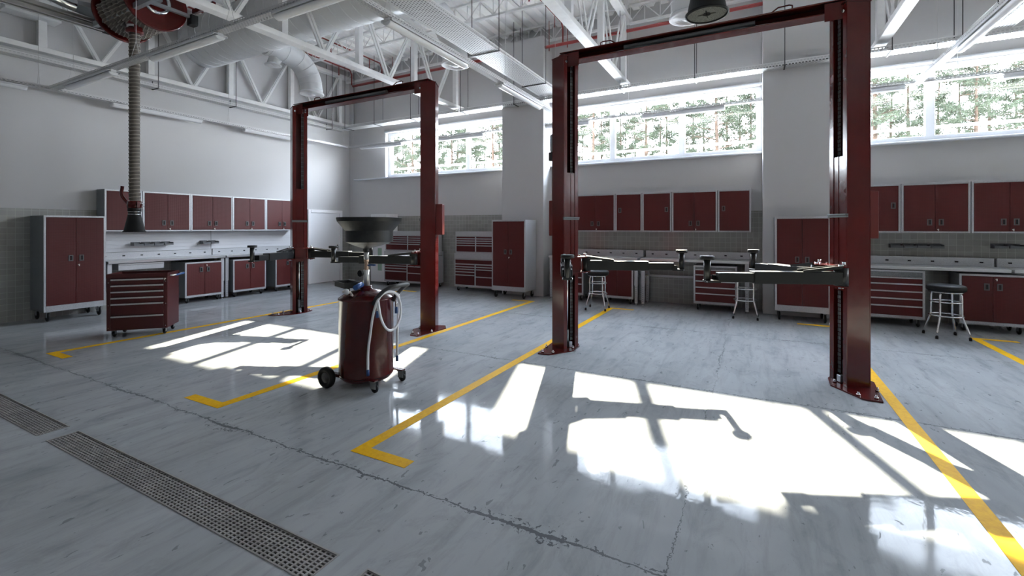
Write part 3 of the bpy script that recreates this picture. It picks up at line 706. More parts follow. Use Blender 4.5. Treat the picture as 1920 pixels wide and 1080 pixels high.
    for s in (-1, 1):
        a, b = sorted((s*1.33, s*1.60)); m.box(a, b, -.108, -.098, 3.72, 3.90)
        a, b = sorted((s*1.40, s*1.62)); m.box(a, b, .07, .080, 3.72, 3.90)
    beam = m.build('overhead_beam', red_m, r)
    m = MB(); m.tube([(-.75, -.05, 3.86), (.70, -.05, 3.86)], .030, 14); m.build('shutoff_bar', dgrey_m, beam, 'dark padded shut-off bar')
    for s in (-1, 1): m = MB(); m.tube([(s*1.05, -.06, 3.93), (s*1.05, -.06, 3.975), (s*1.02, -.06, 3.985), (s*.92, -.06, 3.98), (s*.85, -.07, 3.93)], .008, 8); m.build('hose_hook', red_m, beam)
    m = MB(); m.tube([(-1.45, -.03, 3.83), (-.4, -.04, 3.835), (.4, -.04, 3.835), (1.45, -.03, 3.83)], .008, 8); m.build('cable', chrome_m, beam)
    return r
lift = make_lift(-.68, 5.757, 'dark red two-post lift in the nearer bay, right half of the photo')
copy_tree(lift, (-6.075, 5.757, 0), 0, 'dark red two-post lift in the farther bay, behind the oil drainer', skip=('power',))

# ================================================================ OIL DRAINER
r = thing('oil_drainer', 'dark red waste oil drainer drum on wheels with a black catch funnel', 'oil drainer', (-3.55, 3.47, 0), 0)
m = MB(); m.lathe([(.05, .035), (.15, .040), (.24, .060), (.268, .090), (.272, .105), (.276, .107), (.272, .115), (.272, .862), (.279, .867), (.279, .879), (.268, .887), (.23, .915), (.16, .945), (.07, .965), (.06, .985), (.058, 1.00), (.04, 1.0)], seg=48); m.build('tank', drum_m, r)
m = MB(); m.tube([(-.22, -.30, .10), (-.22, .30, .10)], .012, 10); m.build('axle', drum_m, r); 
m = MB(); m.box(-.26, -.12, -.25, -.20, .095, .125); m.box(-.26, -.12, .20, .25, .095, .125); m.build('axle_bracket', drum_m, r)
for s in (-1, 1):
    y0, y1 = sorted((s*.285, s*.345)); 
    m = MB(); m.lathe([(.045, y0+.012), (.07, y0+.006), (.072, y0), (.095, y0), (.104, y0+.012), (.104, y1-.012), (.095, y1), (.072, y1), (.07, y1-.006), (.045, y1-.012)], (-.22, .104), 32, 'y'); wo = m.build('wheel', black_m, r, 'black rubber wheel')
    m = MB(); m.lathe([(.01, y0-.004), (.022, y0-.002), (.028, y0+.008), (.072, y0+.012), (.072, y1-.012), (.028, y1-.008), (.022, y1+.002), (.01, y1+.004)], (-.22, .104), 24, 'y'); m.build('hub', mat('dull_hub', (.12, .12, .12), .5, .3), wo, 'grey metal hub')
for s in (-1, 1): y0, y1 = sorted((s*.17, s*.22)); m = MB(); m.box(.12, .33, y0, y1, .112, .122); m.build('caster_bracket', drum_m, r)
for s in (-1, 1):
    x, y = .29, s*.195; q = MB(); q.box(x-.03, x+.03, y-.03, y+.03, .104, .112); q.prism([(x-.02, y-.022), (x+.05, y-.022), (x+.05, y-.018), (x-.02, y-.018)], .04, .105); q.prism([(x-.02, y+.018), (x+.05, y+.018), (x+.05, y+.022), (x-.02, y+.022)], .04, .105); cs = q.build('caster', mat('dull_steel', (.22, .225, .23), .45, .5), r)
    q = MB(); q.lathe([(.01, y-.015), (.036, y-.014), (.042, y-.007), (.042, y+.007), (.036, y+.014), (.01, y+.015)], (x+.02, .042), 20, 'y'); q.build('wheel', black_m, cs, 'small black wheel')
m = MB(); m.lathe([(.032, 1.0), (.032, 1.16), (.026, 1.165)], seg=20); m.build('lower_tube', zinc_m, r, 'thick zinc tube')
m = MB(); m.lathe([(.018, 1.16), (.024, 1.17), (.020, 1.20), (.018, 1.24), (.026, 1.25), (.026, 1.27), (.018, 1.28)], seg=18); m.build('ball_valve', brass_m, r, 'brass ball valve')
m = MB(); m.box(.02, .05, -.006, .006, 1.205, 1.217); m.box(.045, .125, -.009, .009, 1.208, 1.226, .003); m.build('valve_lever', blue_m, r, 'blue valve lever')
m = MB(); m.lathe([(.026, 1.27), (.027, 1.365)], seg=20); m.build('upper_tube', zinc_m, r, 'zinc tube under the funnel')
m = MB(); m.lathe([(.02, -.075), (.034, -.075), (.036, -.060), (.03, -.045), (.012, -.045), (.012, -.02)], (-.018, 1.13), 8, 'y', smooth=False); m.build('clamp_knob', black_m, r, 'black star knob')
m = MB(); n = 96
prof = [(.028, 1.345, 0), (.034, 1.352, 0), (.034, 1.385, 0), (.16, 1.425, .7), (.236, 1.455, 1), (.238, 1.57, 1), (.245, 1.578, 1), (.318, 1.665, 1), (.326, 1.70, 1), (.320, 1.705, 1), (.310, 1.668, 1), (.235, 1.585, 1), (.22, 1.48, 1), (.03, 1.42, .6)]
rings = []
for (rr, z, k) in prof:
    rings.append([m.V((.045*k+rr*math.cos(2*PI*i/n), rr*math.sin(2*PI*i/n), z)) for i in range(n)])
for i in range(len(rings)-1):
    for k in range(n): m.F([rings[i][k], rings[i][(k+1) % n], rings[i+1][(k+1) % n], rings[i+1][k]], False)
m.F(rings[-1]); m.build('catch_funnel', blackp_m, r, 'wide black plastic catch funnel')
# tool tray, gauge and fittings on the tank
m = MB(); m.T = Matrix.Translation((-.16, -.10, 0)) @ Matrix.Rotation(R(-22), 4, 'Z')
m.box(-.17, .10, -.07, .07, .985, .990); m.box(-.17, .10, -.075, -.07, .985, 1.04); m.box(-.17, .10, .07, .075, .985, 1.04); m.box(-.175, -.17, -.075, .075, .985, 1.04); m.box(.10, .105, -.075, .075, .985, 1.04); m.box(-.19, .12, -.085, -.075, 1.035, 1.041); m.box(-.19, .12, .075, .085, 1.035, 1.041)
m.tube([(.02, 0, .90), (.02, 0, .985)], .015, 8); m.build('tool_tray', blackp_m, r, 'small black tool tray')
m = MB(); m.T = Matrix.Rotation(R(-62), 4, 'Z'); m.tube([(.06, -.03, 1.02), (.19, -.05, 1.0)], .026, 14); m.build('pump_body', blue_m, r, 'blue pump cylinder')
m = MB(); a = R(-80)
for (dx, dy, z, rr) in ((-.05, -.20, .955, .026), (-.01, -.215, .97, .022), (.03, -.22, .955, .018)): m.lathe([(.004, z-.012), (rr, z-.010), (rr, z+.010), (.004, z+.012)], (dx-.04, dy), 16)
m.tube([(-.06, -.2, .90), (-.06, -.2, .95)], .010, 8); m.tube([(.0, -.21, .91), (.02, -.22, .95), (.06, -.24, .93)], .009, 8); m.build('pressure_fittings', cream_m, r, 'pale pressure gauge and fittings')
m = MB(); m.lathe([(.004, -.262), (.026, -.260), (.026, -.245), (.004, -.243)], (-.005, .965), 20, 'y'); m.build('pressure_gauge', white_m, r, 'round white gauge face')
# push handle
m = MB(); hz = [(.24, -.14, .84), (.27, -.14, .90), (.37, -.14, .985), (.445, -.13, 1.025), (.46, -.08, 1.03), (.46, .08, 1.03), (.445, .13, 1.025), (.37, .14, .985), (.27, .14, .90), (.24, .14, .84)]
m.tube(hz, .019, 12); m.build('push_handle', mat('grey_grip', (.045, .048, .05), .5), r, 'dark foam-covered push handle')
for s in (-1, 1): m = MB(); m.tube([(.285, s*.135, .86), (.285, s*.135, .745)], .012, 12); nz_ = m.build('hose_fitting', chrome_m, r); m = MB(); m.tube([(.285, s*.135, .78), (.285, s*.135, .715)], .016, 12); m.build('hose_collar', blue_m, nz_, 'blue hose collar')
# white hoses
def loop(): 
    pts = []
    for k in range(0, 27):
        t = R(150)-R(300)*k/26*1.0
        pts.append((.335+.012*math.sin(t*2), .02+.165*math.cos(t), .765+.205*math.sin(t)*1.05))
    return pts
m = MB(); pts = [(.215, -.19, .20), (.215, -.19, .40), (.24, -.185, .55), (.26, -.18, .70), (.29, -.165, .85), (.315, -.11, .945), (.33, -.02, .965), (.335, .07, .94), (.335, .13, .86), (.333, .155, .75), (.335, .13, .64), (.335, .06, .575), (.335, -.02, .565), (.335, -.09, .62), (.332, -.14, .72), (.32, -.15, .82), (.30, -.14, .88)]
def smoothp(P, it=2):
    P = [Vector(p) for p in P]
    for _ in range(it):
        Q = [P[0]]
        for a, b in zip(P[:-1], P[1:]): Q += [a*.75+b*.25, a*.25+b*.75]
        Q.append(P[-1]); P = Q
    return P
m.tube(smoothp(pts), .0125, 10); m.build('hose', hosew_m, r, 'coiled white hose')
m = MB(); m.tube(smoothp([(.245, .19, .25), (.25, .19, .5), (.27, .185, .75), (.30, .16, .90), (.31, .12, .93)]), .0125, 10); m.build('hose', hosew_m, r, 'straight white hose')
m = MB(); m.tube([(.215, -.19, .15), (.215, -.19, .21)], .015, 10); m.tube([(.245, .19, .20), (.245, .19, .26)], .015, 10); m.build('hose_nipple', blue_m, r)

# ================================================================ ROOF STEEL
def truss(x, label):
    r = thing('roof_truss', label, 'roof truss', (x, 0, 0), 0, 'white roof trusses')
    w = .17; y0, y1 = -2.0, 9.99; zb, zt = 4.67, 6.12
    m = MB(); m.box(-w/2, w/2, y0, y1, zb, zb+.09, .006); m.build('bottom_chord', steelw_m, r)
    m = MB(); m.box(-w/2, w/2, y0, YB, zt, zt+.10, .004); m.build('top_chord', steelw_m, r)
    ys = [9.72-1.63*k for k in range(8)]
    for k, y in enumerate(ys):
        m = MB(); m.box(-.055, .055, y-.055, y+.055, zb+.09, zt, .004); m.build('post', steelw_m, r)
        if k < len(ys)-1:
            ym = y-.815
            for e in (y-.06, y-1.57):
                for s in (-1, 1): pass
                m = MB()
                m.bar((-.035, ym+(.03 if e > ym else -.03), zb+.09), (-.035, e, zt), .022, .05); m.bar((.035, ym+(.03 if e > ym else -.03), zb+.09), (.035, e, zt), .022, .05); m.build('diagonal', steelw_m, r)
truss(-11.05, 'white steel roof truss lying against the left wall'); truss(-6.80, 'white steel roof truss crossing above the farther lift')
truss(-2.45, 'white steel roof truss crossing above the nearer lift'); truss(1.90, 'white steel roof truss at the upper right behind the nearest post')
xb = [-10.95, -6.885, -6.715, -2.535, -2.365, 1.815, 1.985, 6.2]
jn = {9.90: 'along the back wall', 8.20: 'second row from the back wall', 6.57: 'third row from the back wall', 4.94: 'fourth row from the back wall', 3.31: 'fifth row from the back wall'}
bn = ['leftmost bay', 'second bay from the left', 'bay above the nearer lift', 'rightmost bay']
def make_joist(Lx):
    m = MB(); m.box(0, Lx, -.035, .035, 0, .045, .003); m.box(0, Lx, -.035, .035, .38, .42, .003)
    w = MB(); n = max(6, int(round(Lx/.32))); dx = Lx/n
    for k in range(n+1): 
        x = k*dx
        w.tube([(min(max(x, .02), Lx-.02), 0, .045), (min(max(x, .02), Lx-.02), 0, .38)], .010, 6)
    for k in range(n): 
        a, b = (.045, .38) if k % 2 == 0 else (.38, .045)
        w.tube([(k*dx, 0, a), ((k+1)*dx, 0, b)], .011, 6)
    return m, w
for bi in range(4):
    Lx = xb[2*bi+1]-xb[2*bi]; cm, wm = make_joist(Lx); proto = None
    for y in jn:
        lab = 'white ceiling joist, %s, %s' % (jn[y], bn[bi])
        if proto is None:
            proto = thing('ceiling_joist', lab, 'ceiling joist', (xb[2*bi], y, 5.99), 0, 'open-web ceiling joists'); cm.build('chords', steelw_m, proto); wm.build('web', steelw_m, proto)
        else: copy_tree(proto, (xb[2*bi], y, 5.99), 0, lab)

# big spiral duct and its branches
r = thing('ventilation_duct', 'large white spiral ventilation duct under the ceiling with three down-turned outlets', 'duct', (0, 5.74, 5.70))
m = MB(); m.lathe([(.05, -10.85), (.50, -10.85), (.52, -10.80), (.52, 6.8)], (0, 0), 48, 'x'); m.build('main_duct', duct_m, r)
m = MB(); pts = []
n = 1500
for k in range(n): t = k/n; pts.append((-10.78+t*11.5, .522*math.cos(t*2*PI*46), .522*math.sin(t*2*PI*46)))
m.tube(pts, .008, 4); m.build('spiral_seam', duct_m, r)
for X, D in ((-8.85, .0), (-4.90, 0), (-.83, 0)):
    b = MB(); P = smoothp([(X, .15, -.30), (X, .45, -.31), (X, .80, -.36), (X, 1.06, -.50), (X, 1.22, -.74), (X, 1.26, -1.03)], 3); b.tube(P, .235, 28); br = b.build('branch_duct', duct_m, r)
    for k in (5, 14, 22, 28, 33, 38, 43): 
        if k < len(P)-1:
            c = P[k]; t = (P[k+1]-P[k-1]).normalized(); a = Vector((1, 0, 0)); q = t.cross(a)
            s = MB(); s.tube([c+(a*math.cos(u)+q*math.sin(u))*.238 for u in [2*PI*i/28 for i in range(28)]], .006, 5, closed=True); s.build('branch_seam', duct_m, br)
    g = MB(); g.lathe([(.235, -1.02), (.262, -1.06), (.262, -1.075), (.235, -1.08), (.215, -1.07), (.19, -1.085), (.18, -1.07), (.15, -1.09), (.14, -1.07), (.11, -1.095), (.10, -1.075), (.06, -1.10), (.01, -1.10)], (X, 1.26), 36); g.build('diffuser', white_m, br, 'round white diffuser')
b = MB(); b.tube(smoothp([(-8.86, .42, -.50), (-8.92, .40, -.56), (-8.97, .40, -.64)], 1), .12, 20); b.lathe([(.12, -.63), (.165, -.655), (.165, -.67), (.12, -.68), (.01, -.665)], (-8.97, .40), 24); b.build('small_outlet', duct_m, r)
# second flat duct at the upper left
m = MB(); m.box(-.20, .10, -.35, .35, 5.22, ZC-.01, .01); tag(m.build('air_shaft', steelw_m, None, None, (XL+.205, 3.05, 0)), 'pale rectangular air shaft at the upper left on the wall', 'duct')

# sprinkler pipes
r = thing('sprinkler_pipe', 'long red sprinkler pipe along the top of the back wall', 'pipe', (0, 9.78, 5.82))
m = MB(); m.tube([(XL+.6, 0, 0), (6.7, 0, 0)], .036, 12); m.build('pipe', pipe_m, r)
for x in (-9.0, -4.2, -3.75, -.6, 3.2): m = MB(); m.tube([(x, 0, .03), (x, 0, .6)], .008, 6); m.tube([(x-.0, 0, -.10), (x, 0, -.02)], .012, 8); m.build('hanger', pipe_m, r)
for i, (x, lab) in enumerate(((-9.4, 'thin red sprinkler pipe running to the back wall above the farther lift'), (-3.86, 'thin red sprinkler pipe running to the back wall left of the nearer lift truss'), (-10.6, 'thin red sprinkler pipe beside the left wall truss'))):
    r = thing('sprinkler_pipe', lab, 'pipe', (x, 0, 6.29), 0, 'thin red sprinkler branch pipes')
    m = MB(); m.tube([(0, .5, 0), (0, 9.70, 0), (0, 9.78, -.12), (0, 9.78, -.43)], .018, 10); m.build('pipe', pipe_m, r)
    for y in (2.2, 4.1, 6.75, 8.0, 9.3): m = MB(); m.tube([(0, y, 0), (0, y, -.26)], .012, 8); m.lathe([(.005, -.275), (.022, -.27), (.022, -.262), (.005, -.26)], (0, y), 12); m.build('sprinkler_head', pipe_m, r)

# ================================================================ CABLE TRAYS
def tray(label, p0, p1, w, h, material, z, group, rods, slit=False):
    p0, p1 = Vector((*p0, 0)), Vector((*p1, 0)); D = p1-p0; Lx = D.length; a = math.atan2(D.y, D.x)
    r = thing('cable_tray', label, 'cable tray', (p0.x, p0.y, z), a, group)
    m = MB(); m.box(0, Lx, -w/2, w/2, 0, .0015); m.box(0, Lx, -w/2, -w/2+.0015, .0015, h); m.box(0, Lx, w/2-.0015, w/2, .0015, h); m.build('perforated_channel', material, r)
    m = MB()
    for q in (-1, 1): m.box(0, Lx, q*w/2-.006, q*w/2+.006, h-.004, h+.004)
    m.build('rolled_edge', steelw_m, r)
    if w > .2:
        k = MB(); k.box(.01, Lx-.01, -w/2+.01, w/2-.01, h*.45, h*.6); k.build('dark_liner', dgrey_m, r, 'dark plate added inside the tray to darken its holes')  # added dark plate, makes the holes read dark from below; no cables modelled
    for x in rods:
        k = MB(); 
        for q in (-1, 1): k.tube([(x, q*(w/2+.02), -.01), (x, q*(w/2+.02), ZC-z-.01)], .007, 6)
        k.box(x-.012, x+.012, -w/2-.03, w/2+.03, -.016, -.004); k.build('hanger_rods', rod_m, r, 'pair of dark threaded rods')
tray('perforated cable tray hung along the back wall above the windows', (-10.75, 9.60), (6.7, 9.60), .30, .075, perfw_m, 4.50, 'hung cable trays', [.25, 1.4, 2.7, 4.3, 5.8, 8.3, 9.75, 11.25, 12.75, 13.6, 15.2, 17])
tray('cable tray hung along the left wall below the truss', (-11.0, -3), (-11.0, 9.75), .20, .06, perfw_m, 4.50, 'hung cable trays', [3.5, 5.2, 7.9, 9.5, 12.3])
tray('wide perforated cable tray running to the back wall left of the nearer lift', (-4.04, -3), (-4.04, 9.44), .50, .06, perfw_m, 4.58, 'hung cable trays', [3.0, 6.2, 9.65, 11.6])
tray('wide perforated cable tray running to the back wall at the upper right', (3.16, -3), (3.16, 9.44), .50, .06, perfw_m, 4.58, 'hung cable trays', [3.0, 6.2, 9.6, 11.4])

def track(label, p0, p1, z, group, wires):
    p0, p1 = Vector((*p0, 0)), Vector((*p1, 0)); D = p1-p0; Lx = D.length; a = math.atan2(D.y, D.x)
    r = thing('light_track', label, 'light track', (p0.x, p0.y, z), a, group); w = .11
    m = MB(); m.box(0, Lx, -w/2, w/2, .0, .0015); m.box(0, Lx, -w/2, -w/2+.0015, .0015, .06); m.box(0, Lx, w/2-.0015, w/2, .0015, .06); m.build('perforated_channel', perf_m, r)
    k = MB(); k.box(.01, Lx-.01, -w/2+.008, w/2-.008, .03, .035); k.build('slit_liner', galv_m, r)  # added grey liner that darkens the channel's slits
    for x in wires:
        k = MB(); k.tube([(x, -w/2, .06), (x, 0, .30)], .003, 5); k.tube([(x, w/2, .06), (x, 0, .30)], .003, 5); k.tube([(x, 0, .30), (x, 0, ZC-z-.01)], .004, 5); k.build('suspension_wire', wire_m, r, 'thin steel suspension wire')
TZ = 4.0
track('perforated light track crossing over the red tool trolley to the left wall', (-10.78, 3.27), (6, 3.27), TZ, 'perforated light tracks', [.8, 2.9, 5.2, 7.2, 10])
track('perforated light track along the left wall', (-10.84, -3), (-10.84, 9.80), TZ, 'perforated light tracks', [3.5, 6.1, 9.3, 12.7])
track('perforated light track along the back wall in front of the windows', (-10.78, 9.86), (6.7, 9.86), TZ, 'perforated light tracks', [.15, 2.8, 5.6, 8.4, 10.9, 13.7, 16.5])
track('perforated light track running to the back wall beside the first pier', (-3.70, 3.34), (-3.70, 9.79), TZ, 'perforated light tracks', [.6, 3.4, 5.6])
track('perforated light track running to the back wall at the upper right', (2.42, 3.34), (2.42, 9.79), TZ, 'perforated light tracks', [.6, 3.4, 5.6])
def make_fix():
    r = thing('strip_light', '', 'strip light', (0, 0, 0), 0, 'unlit strip lights'); Lx = 1.60
    m = MB(); m.box(0, Lx, -.035, .035, -.045, -.002, .006); m.prism([(0, -.085), (Lx, -.085), (Lx, -.079), (0, -.079)], -.045, -.02); m.prism([(0, .079), (Lx, .079), (Lx, .085), (0, .085)], -.045, -.02); m.box(0, Lx, -.082, .082, -.024, -.018); m.build('lamp_body', light_m, r)
    m = MB(); n = 9
    A = [[m.V((x, .058*math.cos(PI*k/n), -.045-.042*math.sin(PI*k/n))) for k in range(n+1)] for x in (.0, .03, Lx-.03, Lx)]
    for i in range(3):
        for k in range(n): m.F([A[i][k], A[i][k+1], A[i+1][k+1], A[i+1][k]], True)
    m.F(A[0]); m.F(A[-1]); m.build('diffuser', tube_m, r, 'opal diffuser, unlit'); return r
FX = []
for x, lab in ((-10.16, 'nearest the left wall on the track over the tool trolley'), (-7.39, 'second from the left on the track over the tool trolley'), (-4.69, 'third from the left on the track over the tool trolley'), (-1.95, 'fourth from the left on the track over the tool trolley')): FX.append(((x, 3.27), 0, lab))
for x, lab in ((-10.30, 'at the far corner of the back wall track'), (-7.62, 'on the back wall track before the left window'), (-4.85, 'on the back wall track before the first pier'), (-2.09, 'on the back wall track before the middle window'), (.66, 'on the back wall track before the second pier'), (3.43, 'on the back wall track before the right window')): FX.append(((x, 9.86), 0, lab))
for y, lab in ((1.35, 'near end of the left wall track'), (4.10, 'left one of the pair on the left wall track'), (6.66, 'right one of the pair on the left wall track')): FX.append(((-10.84, y), RL, lab))
for y, lab in ((3.92, 'nearer on the track left of the nearer lift'), (6.53, 'farther on the track left of the nearer lift')): FX.append(((-3.70, y), RL, lab))
for y, lab in ((3.92, 'just outside the upper right corner'), (6.50, 'on the track at the upper right corner')): FX.append(((2.42, y), RL, lab))
f0 = make_fix()
for i, ((x, y), a, lab) in enumerate(FX):
    lb = 'white strip light ' + lab
    if i == 0: f0.location = (x, y, TZ); f0['label'] = lb
    else: copy_tree(f0, (x, y, TZ), a, lb)

# ================================================================ EXHAUST HOSE REELS
HX, HY = -8.80, 3.63
r = thing('exhaust_hose_reel', 'red exhaust hose reel hanging at the upper left with its hose drawn down', 'hose reel', (HX, HY, 0))
def disc(x, nm):
    m = MB(); m.lathe([(.10, x-.012), (.40, x-.012), (.435, x-.022), (.45, x-.012), (.45, x+.012), (.435, x+.022), (.40, x+.012), (.10, x+.012)], (.12, 5.20), 48, 'x'); return m.build(nm, red_m, r, 'red reel flange')
disc(-.62, 'flange'); o = disc(.40, 'flange')
m = MB(); m.lathe([(.15, .415), (.16, .44), (.19, .445), (.20, .415)], (.12, 5.20), 32, 'x', cap=False); m.build('hub_ring', chrome_m, o, 'shiny hub ring')
m = MB(); m.tube([(-.75, .12, 5.20), (.52, .12, 5.20)], .04, 14); m.build('axle', galv_m, r)
def hosepts(z0, z1, x, y, pitch=.036):
    n = int((z1-z0)/pitch); return n
def corrug(m, mr, P, r0, pitch=.058):
    P = [Vector(p) for p in P]; d = [0]
    for a, b in zip(P[:-1], P[1:]): d.append(d[-1]+(b-a).length)
    n = int(d[-1]/pitch); pts = []; rr = []
    def at(s):
        for i in range(len(P)-1):
            if s <= d[i+1]: t = (s-d[i])/(d[i+1]-d[i]); return P[i].lerp(P[i+1], t)
        return P[-1]
    for k in range(n*2+1): pts.append(at(d[-1]*k/(2*n))); rr.append(r0*(1 if k % 2 else .95))
    m.tube(pts, rr, 18)
    # helical rib
    q = []
    for k in range(n*10+1):
        s = d[-1]*k/(n*10); c = at(s); t = (at(min(s+.02, d[-1]))-at(max(s-.02, 0))).normalized()
        up = Vector((1, 0, 0)) if abs(t.x) < .9 else Vector((0, 1, 0)); a = (up-t*up.dot(t)).normalized(); b = t.cross(a); u = 2*PI*k/10
        q.append(c+(a*math.cos(u)+b*math.sin(u))*r0*1.0)
    mr.tube(q, .0085, 6)
m = MB(); mr = MB(); corrug(m, mr, [(0, 0, 1.98), (.0, 0, 4.98)], .071); ho = m.build('hose', hose_m, r, 'grey-brown corrugated hose'); mr.build('hose_rib', rib_m, ho)
for k in range(5):
    x = -.52+k*.165; pts = [(x+.155*t/24, .12+.335*math.cos(2*PI*t/24+PI), 5.20+.335*math.sin(2*PI*t/24+PI)) for t in range(25)]
    m = MB(); mr = MB(); corrug(m, mr, pts, .079, .045); co_ = m.build('hose_coil', hose_m, r, 'wound turn of the hose'); mr.build('hose_rib', rib_m, co_)
m = MB(); m.lathe([(.08, 4.72), (.115, 4.73), (.12, 4.78), (.09, 4.80)], seg=24, cap=False); m.lathe([(.08, 4.85), (.115, 4.86), (.12, 4.91), (.09, 4.93)], seg=24, cap=False)
m.box(-.13, -.10, -.05, .05, 4.74, 4.95); m.box(.10, .13, -.05, .05, 4.74, 4.95); m.build('hose_stop', mat('bright_red_box', (.11, .008, .006), .3), r, 'red hose stop collar')
m = MB(); m.lathe([(.085, 4.81), (.10, 4.815), (.10, 4.845), (.085, 4.85)], seg=24, cap=False); m.build('stop_band', zinc_m, r)
# nozzle
def nozzle(root, zb):
    m = MB(); m.lathe([(.086, zb+.33), (.09, zb+.335), (.09, zb+.385), (.086, zb+.39)], seg=28); m.lathe([(.078, zb+.28), (.082, zb+.29), (.082, zb+.335)], seg=28, cap=False); m.lathe([(.14, zb+.0), (.152, zb+.004), (.152, zb+.012), (.138, zb+.02), (.085, zb+.275), (.078, zb+.29), (.074, zb+.29), (.132, zb+.02), (.136, zb+.0)], seg=36, cap=False)
    n = m.build('nozzle', black_m, root, 'black rubber exhaust nozzle')
    m = MB(); 
    for z in (.285, .325): m.lathe([(.083, zb+z-.006), (.088, zb+z-.004), (.088, zb+z+.004), (.083, zb+z+.006)], seg=28, cap=False)
    m.build('hose_clip', chrome_m, n)
    m = MB(); m.lathe([(.02, zb+.012), (.135, zb+.010)], seg=28, cap=False); m.build('foam_disc', foam_m, n, 'speckled grey foam disc')
    m = MB(); 
    for a in (0, PI/2): m.bar((-.06*math.cos(a), -.06*math.sin(a), zb+.0085), (.06*math.cos(a), .06*math.sin(a), zb+.0085), .006, .002)
    m.lathe([(.028, zb+.0075), (.028, zb+.0095)], seg=16); m.build('foam_slit', trench_m, n)
nozzle(r, 1.53)
m = MB(); m.lathe([(.085, 1.915), (.096, 1.92), (.096, 2.02), (.085, 2.03)], seg=24); m.box(.085, .13, -.02, .02, 1.92, 2.02, .003); m.T = Matrix.Rotation(R(28), 4, 'Z'); m.tube(smoothp([(-.07, 0, 1.95), (-.13, 0, 2.02), (-.20, 0, 2.10), (-.215, 0, 2.16), (-.20, 0, 2.23), (-.195, 0, 2.27)], 2), [.025]*2+[.022]*19 if False else .024, 12); cl = m.build('hose_clamp', mat('bright_red_box', (.11, .008, .006), .3) if False else red_m, r, 'dark red clamp with bent handle')
m = MB(); m.T = Matrix.Rotation(R(28), 4, 'Z')
for x in (-.085, .135):
    for z in (1.945, 1.99): m.cyl((x, -.03, z), (x, .03, z), .007, 8)
m.build('clamp_bolts', chrome_m, r)
# metal exhaust pipe to the reel
m = MB(); P = smoothp([(-1.10, -1.9, 6.1), (-1.08, -1.35, 5.62), (-1.05, -.85, 5.34), (-1.05, -.60, 5.27), (-1.05, -.38, 5.25)], 3); m.tube(P, .10, 24)
for k in (12, 20, 26): 
    if k < len(P)-1: m.tube([P[k]-(P[k]-P[k-1])*.2, P[k]+(P[k+1]-P[k])*.2], .108, 24)
m.build('exhaust_pipe', chrome_m, r, 'shiny metal exhaust pipe')
m = MB(); m.tube([(-1.05, -.38, 5.25), (-.92, .02, 5.22)], [.10, .15], 4); m.box(-.94, -.92, -.10, .12, 5.08, 5.36); m.box(-.92, -.62, .06, .18, 5.14, 5.26); m.build('pipe_adapter', galv_m, r, 'dark square pipe adapter')
# carrying frame
m = MB(); m.bar((-.93, -.16, 5.00), (2.2, -.16, 5.00), .065, .085); m.build('cross_strut', galv_m, r, 'grey steel carrying strut')
m = MB(); m.bar((.50, -.9, 5.12), (.50, .55, 5.12), .055, .05); m.build('side_strut', galv_m, r)
m = MB(); m.box(.43, .57, .55, .66, 4.98, 5.15, .006); m.build('end_box', black_m, r, 'black end box')
m = MB(); m.bar((.06, -.05, 5.05), (.14, .10, 5.30), .02, .006); m.bar((.30, -.05, 5.05), (.38, .10, 5.30), .02, .006); m.build('yellow_strap', yellow2_m, r, 'yellow strap')
m = MB(); m.bar((.50, .62, 5.22), (1.1, .62, 5.22), .05, .07); m.build('red_arm', red_m, r)
for x in (.95, 2.1): m = MB(); m.bar((x, -.16, 5.04), (x, -.16, ZC-.03), .04, .04); m.build('drop_bar', galv_m, r)
r = thing('overhead_rail', 'grey aluminium double rail running along the ceiling at the upper left', 'rail', (-9.86, 0, 4.96))
m = MB(); m.box(-.075, -.03, -4, 3.62, 0, .05, .003); m.box(.03, .075, -4, 3.62, 0, .05, .003); m.box(-.075, .075, -4, 3.62, .05, .062, .002); m.box(-.10, .10, -4, 3.60, .08, .14, .004); m.box(-.02, .02, -4, 3.6, .062, .08); m.build('rail_profile', alu_m, r)
m = MB(); m.box(-.06, .06, 3.62, 3.72, .0, .04); m.build('end_stop', black_m, r)
for y in (-1, 1.5): m = MB(); m.bar((0, y, .14), (0, y, ZC-4.96), .03, .03); m.build('hanger', galv_m, r)
# second nozzle, parked high above the nearer lift
r = thing('exhaust_nozzle', 'black exhaust nozzle with slit foam disc hanging above the nearer lift beam', 'exhaust nozzle', (-.303, 3.65, 0))
nozzle(r, 3.17)
m = MB(); mr = MB(); corrug(m, mr, [(0, 0, 3.55), (0, 0, 5.9)], .078); ho = m.build('hose', hose_m, r); mr.build('hose_rib', rib_m, ho)

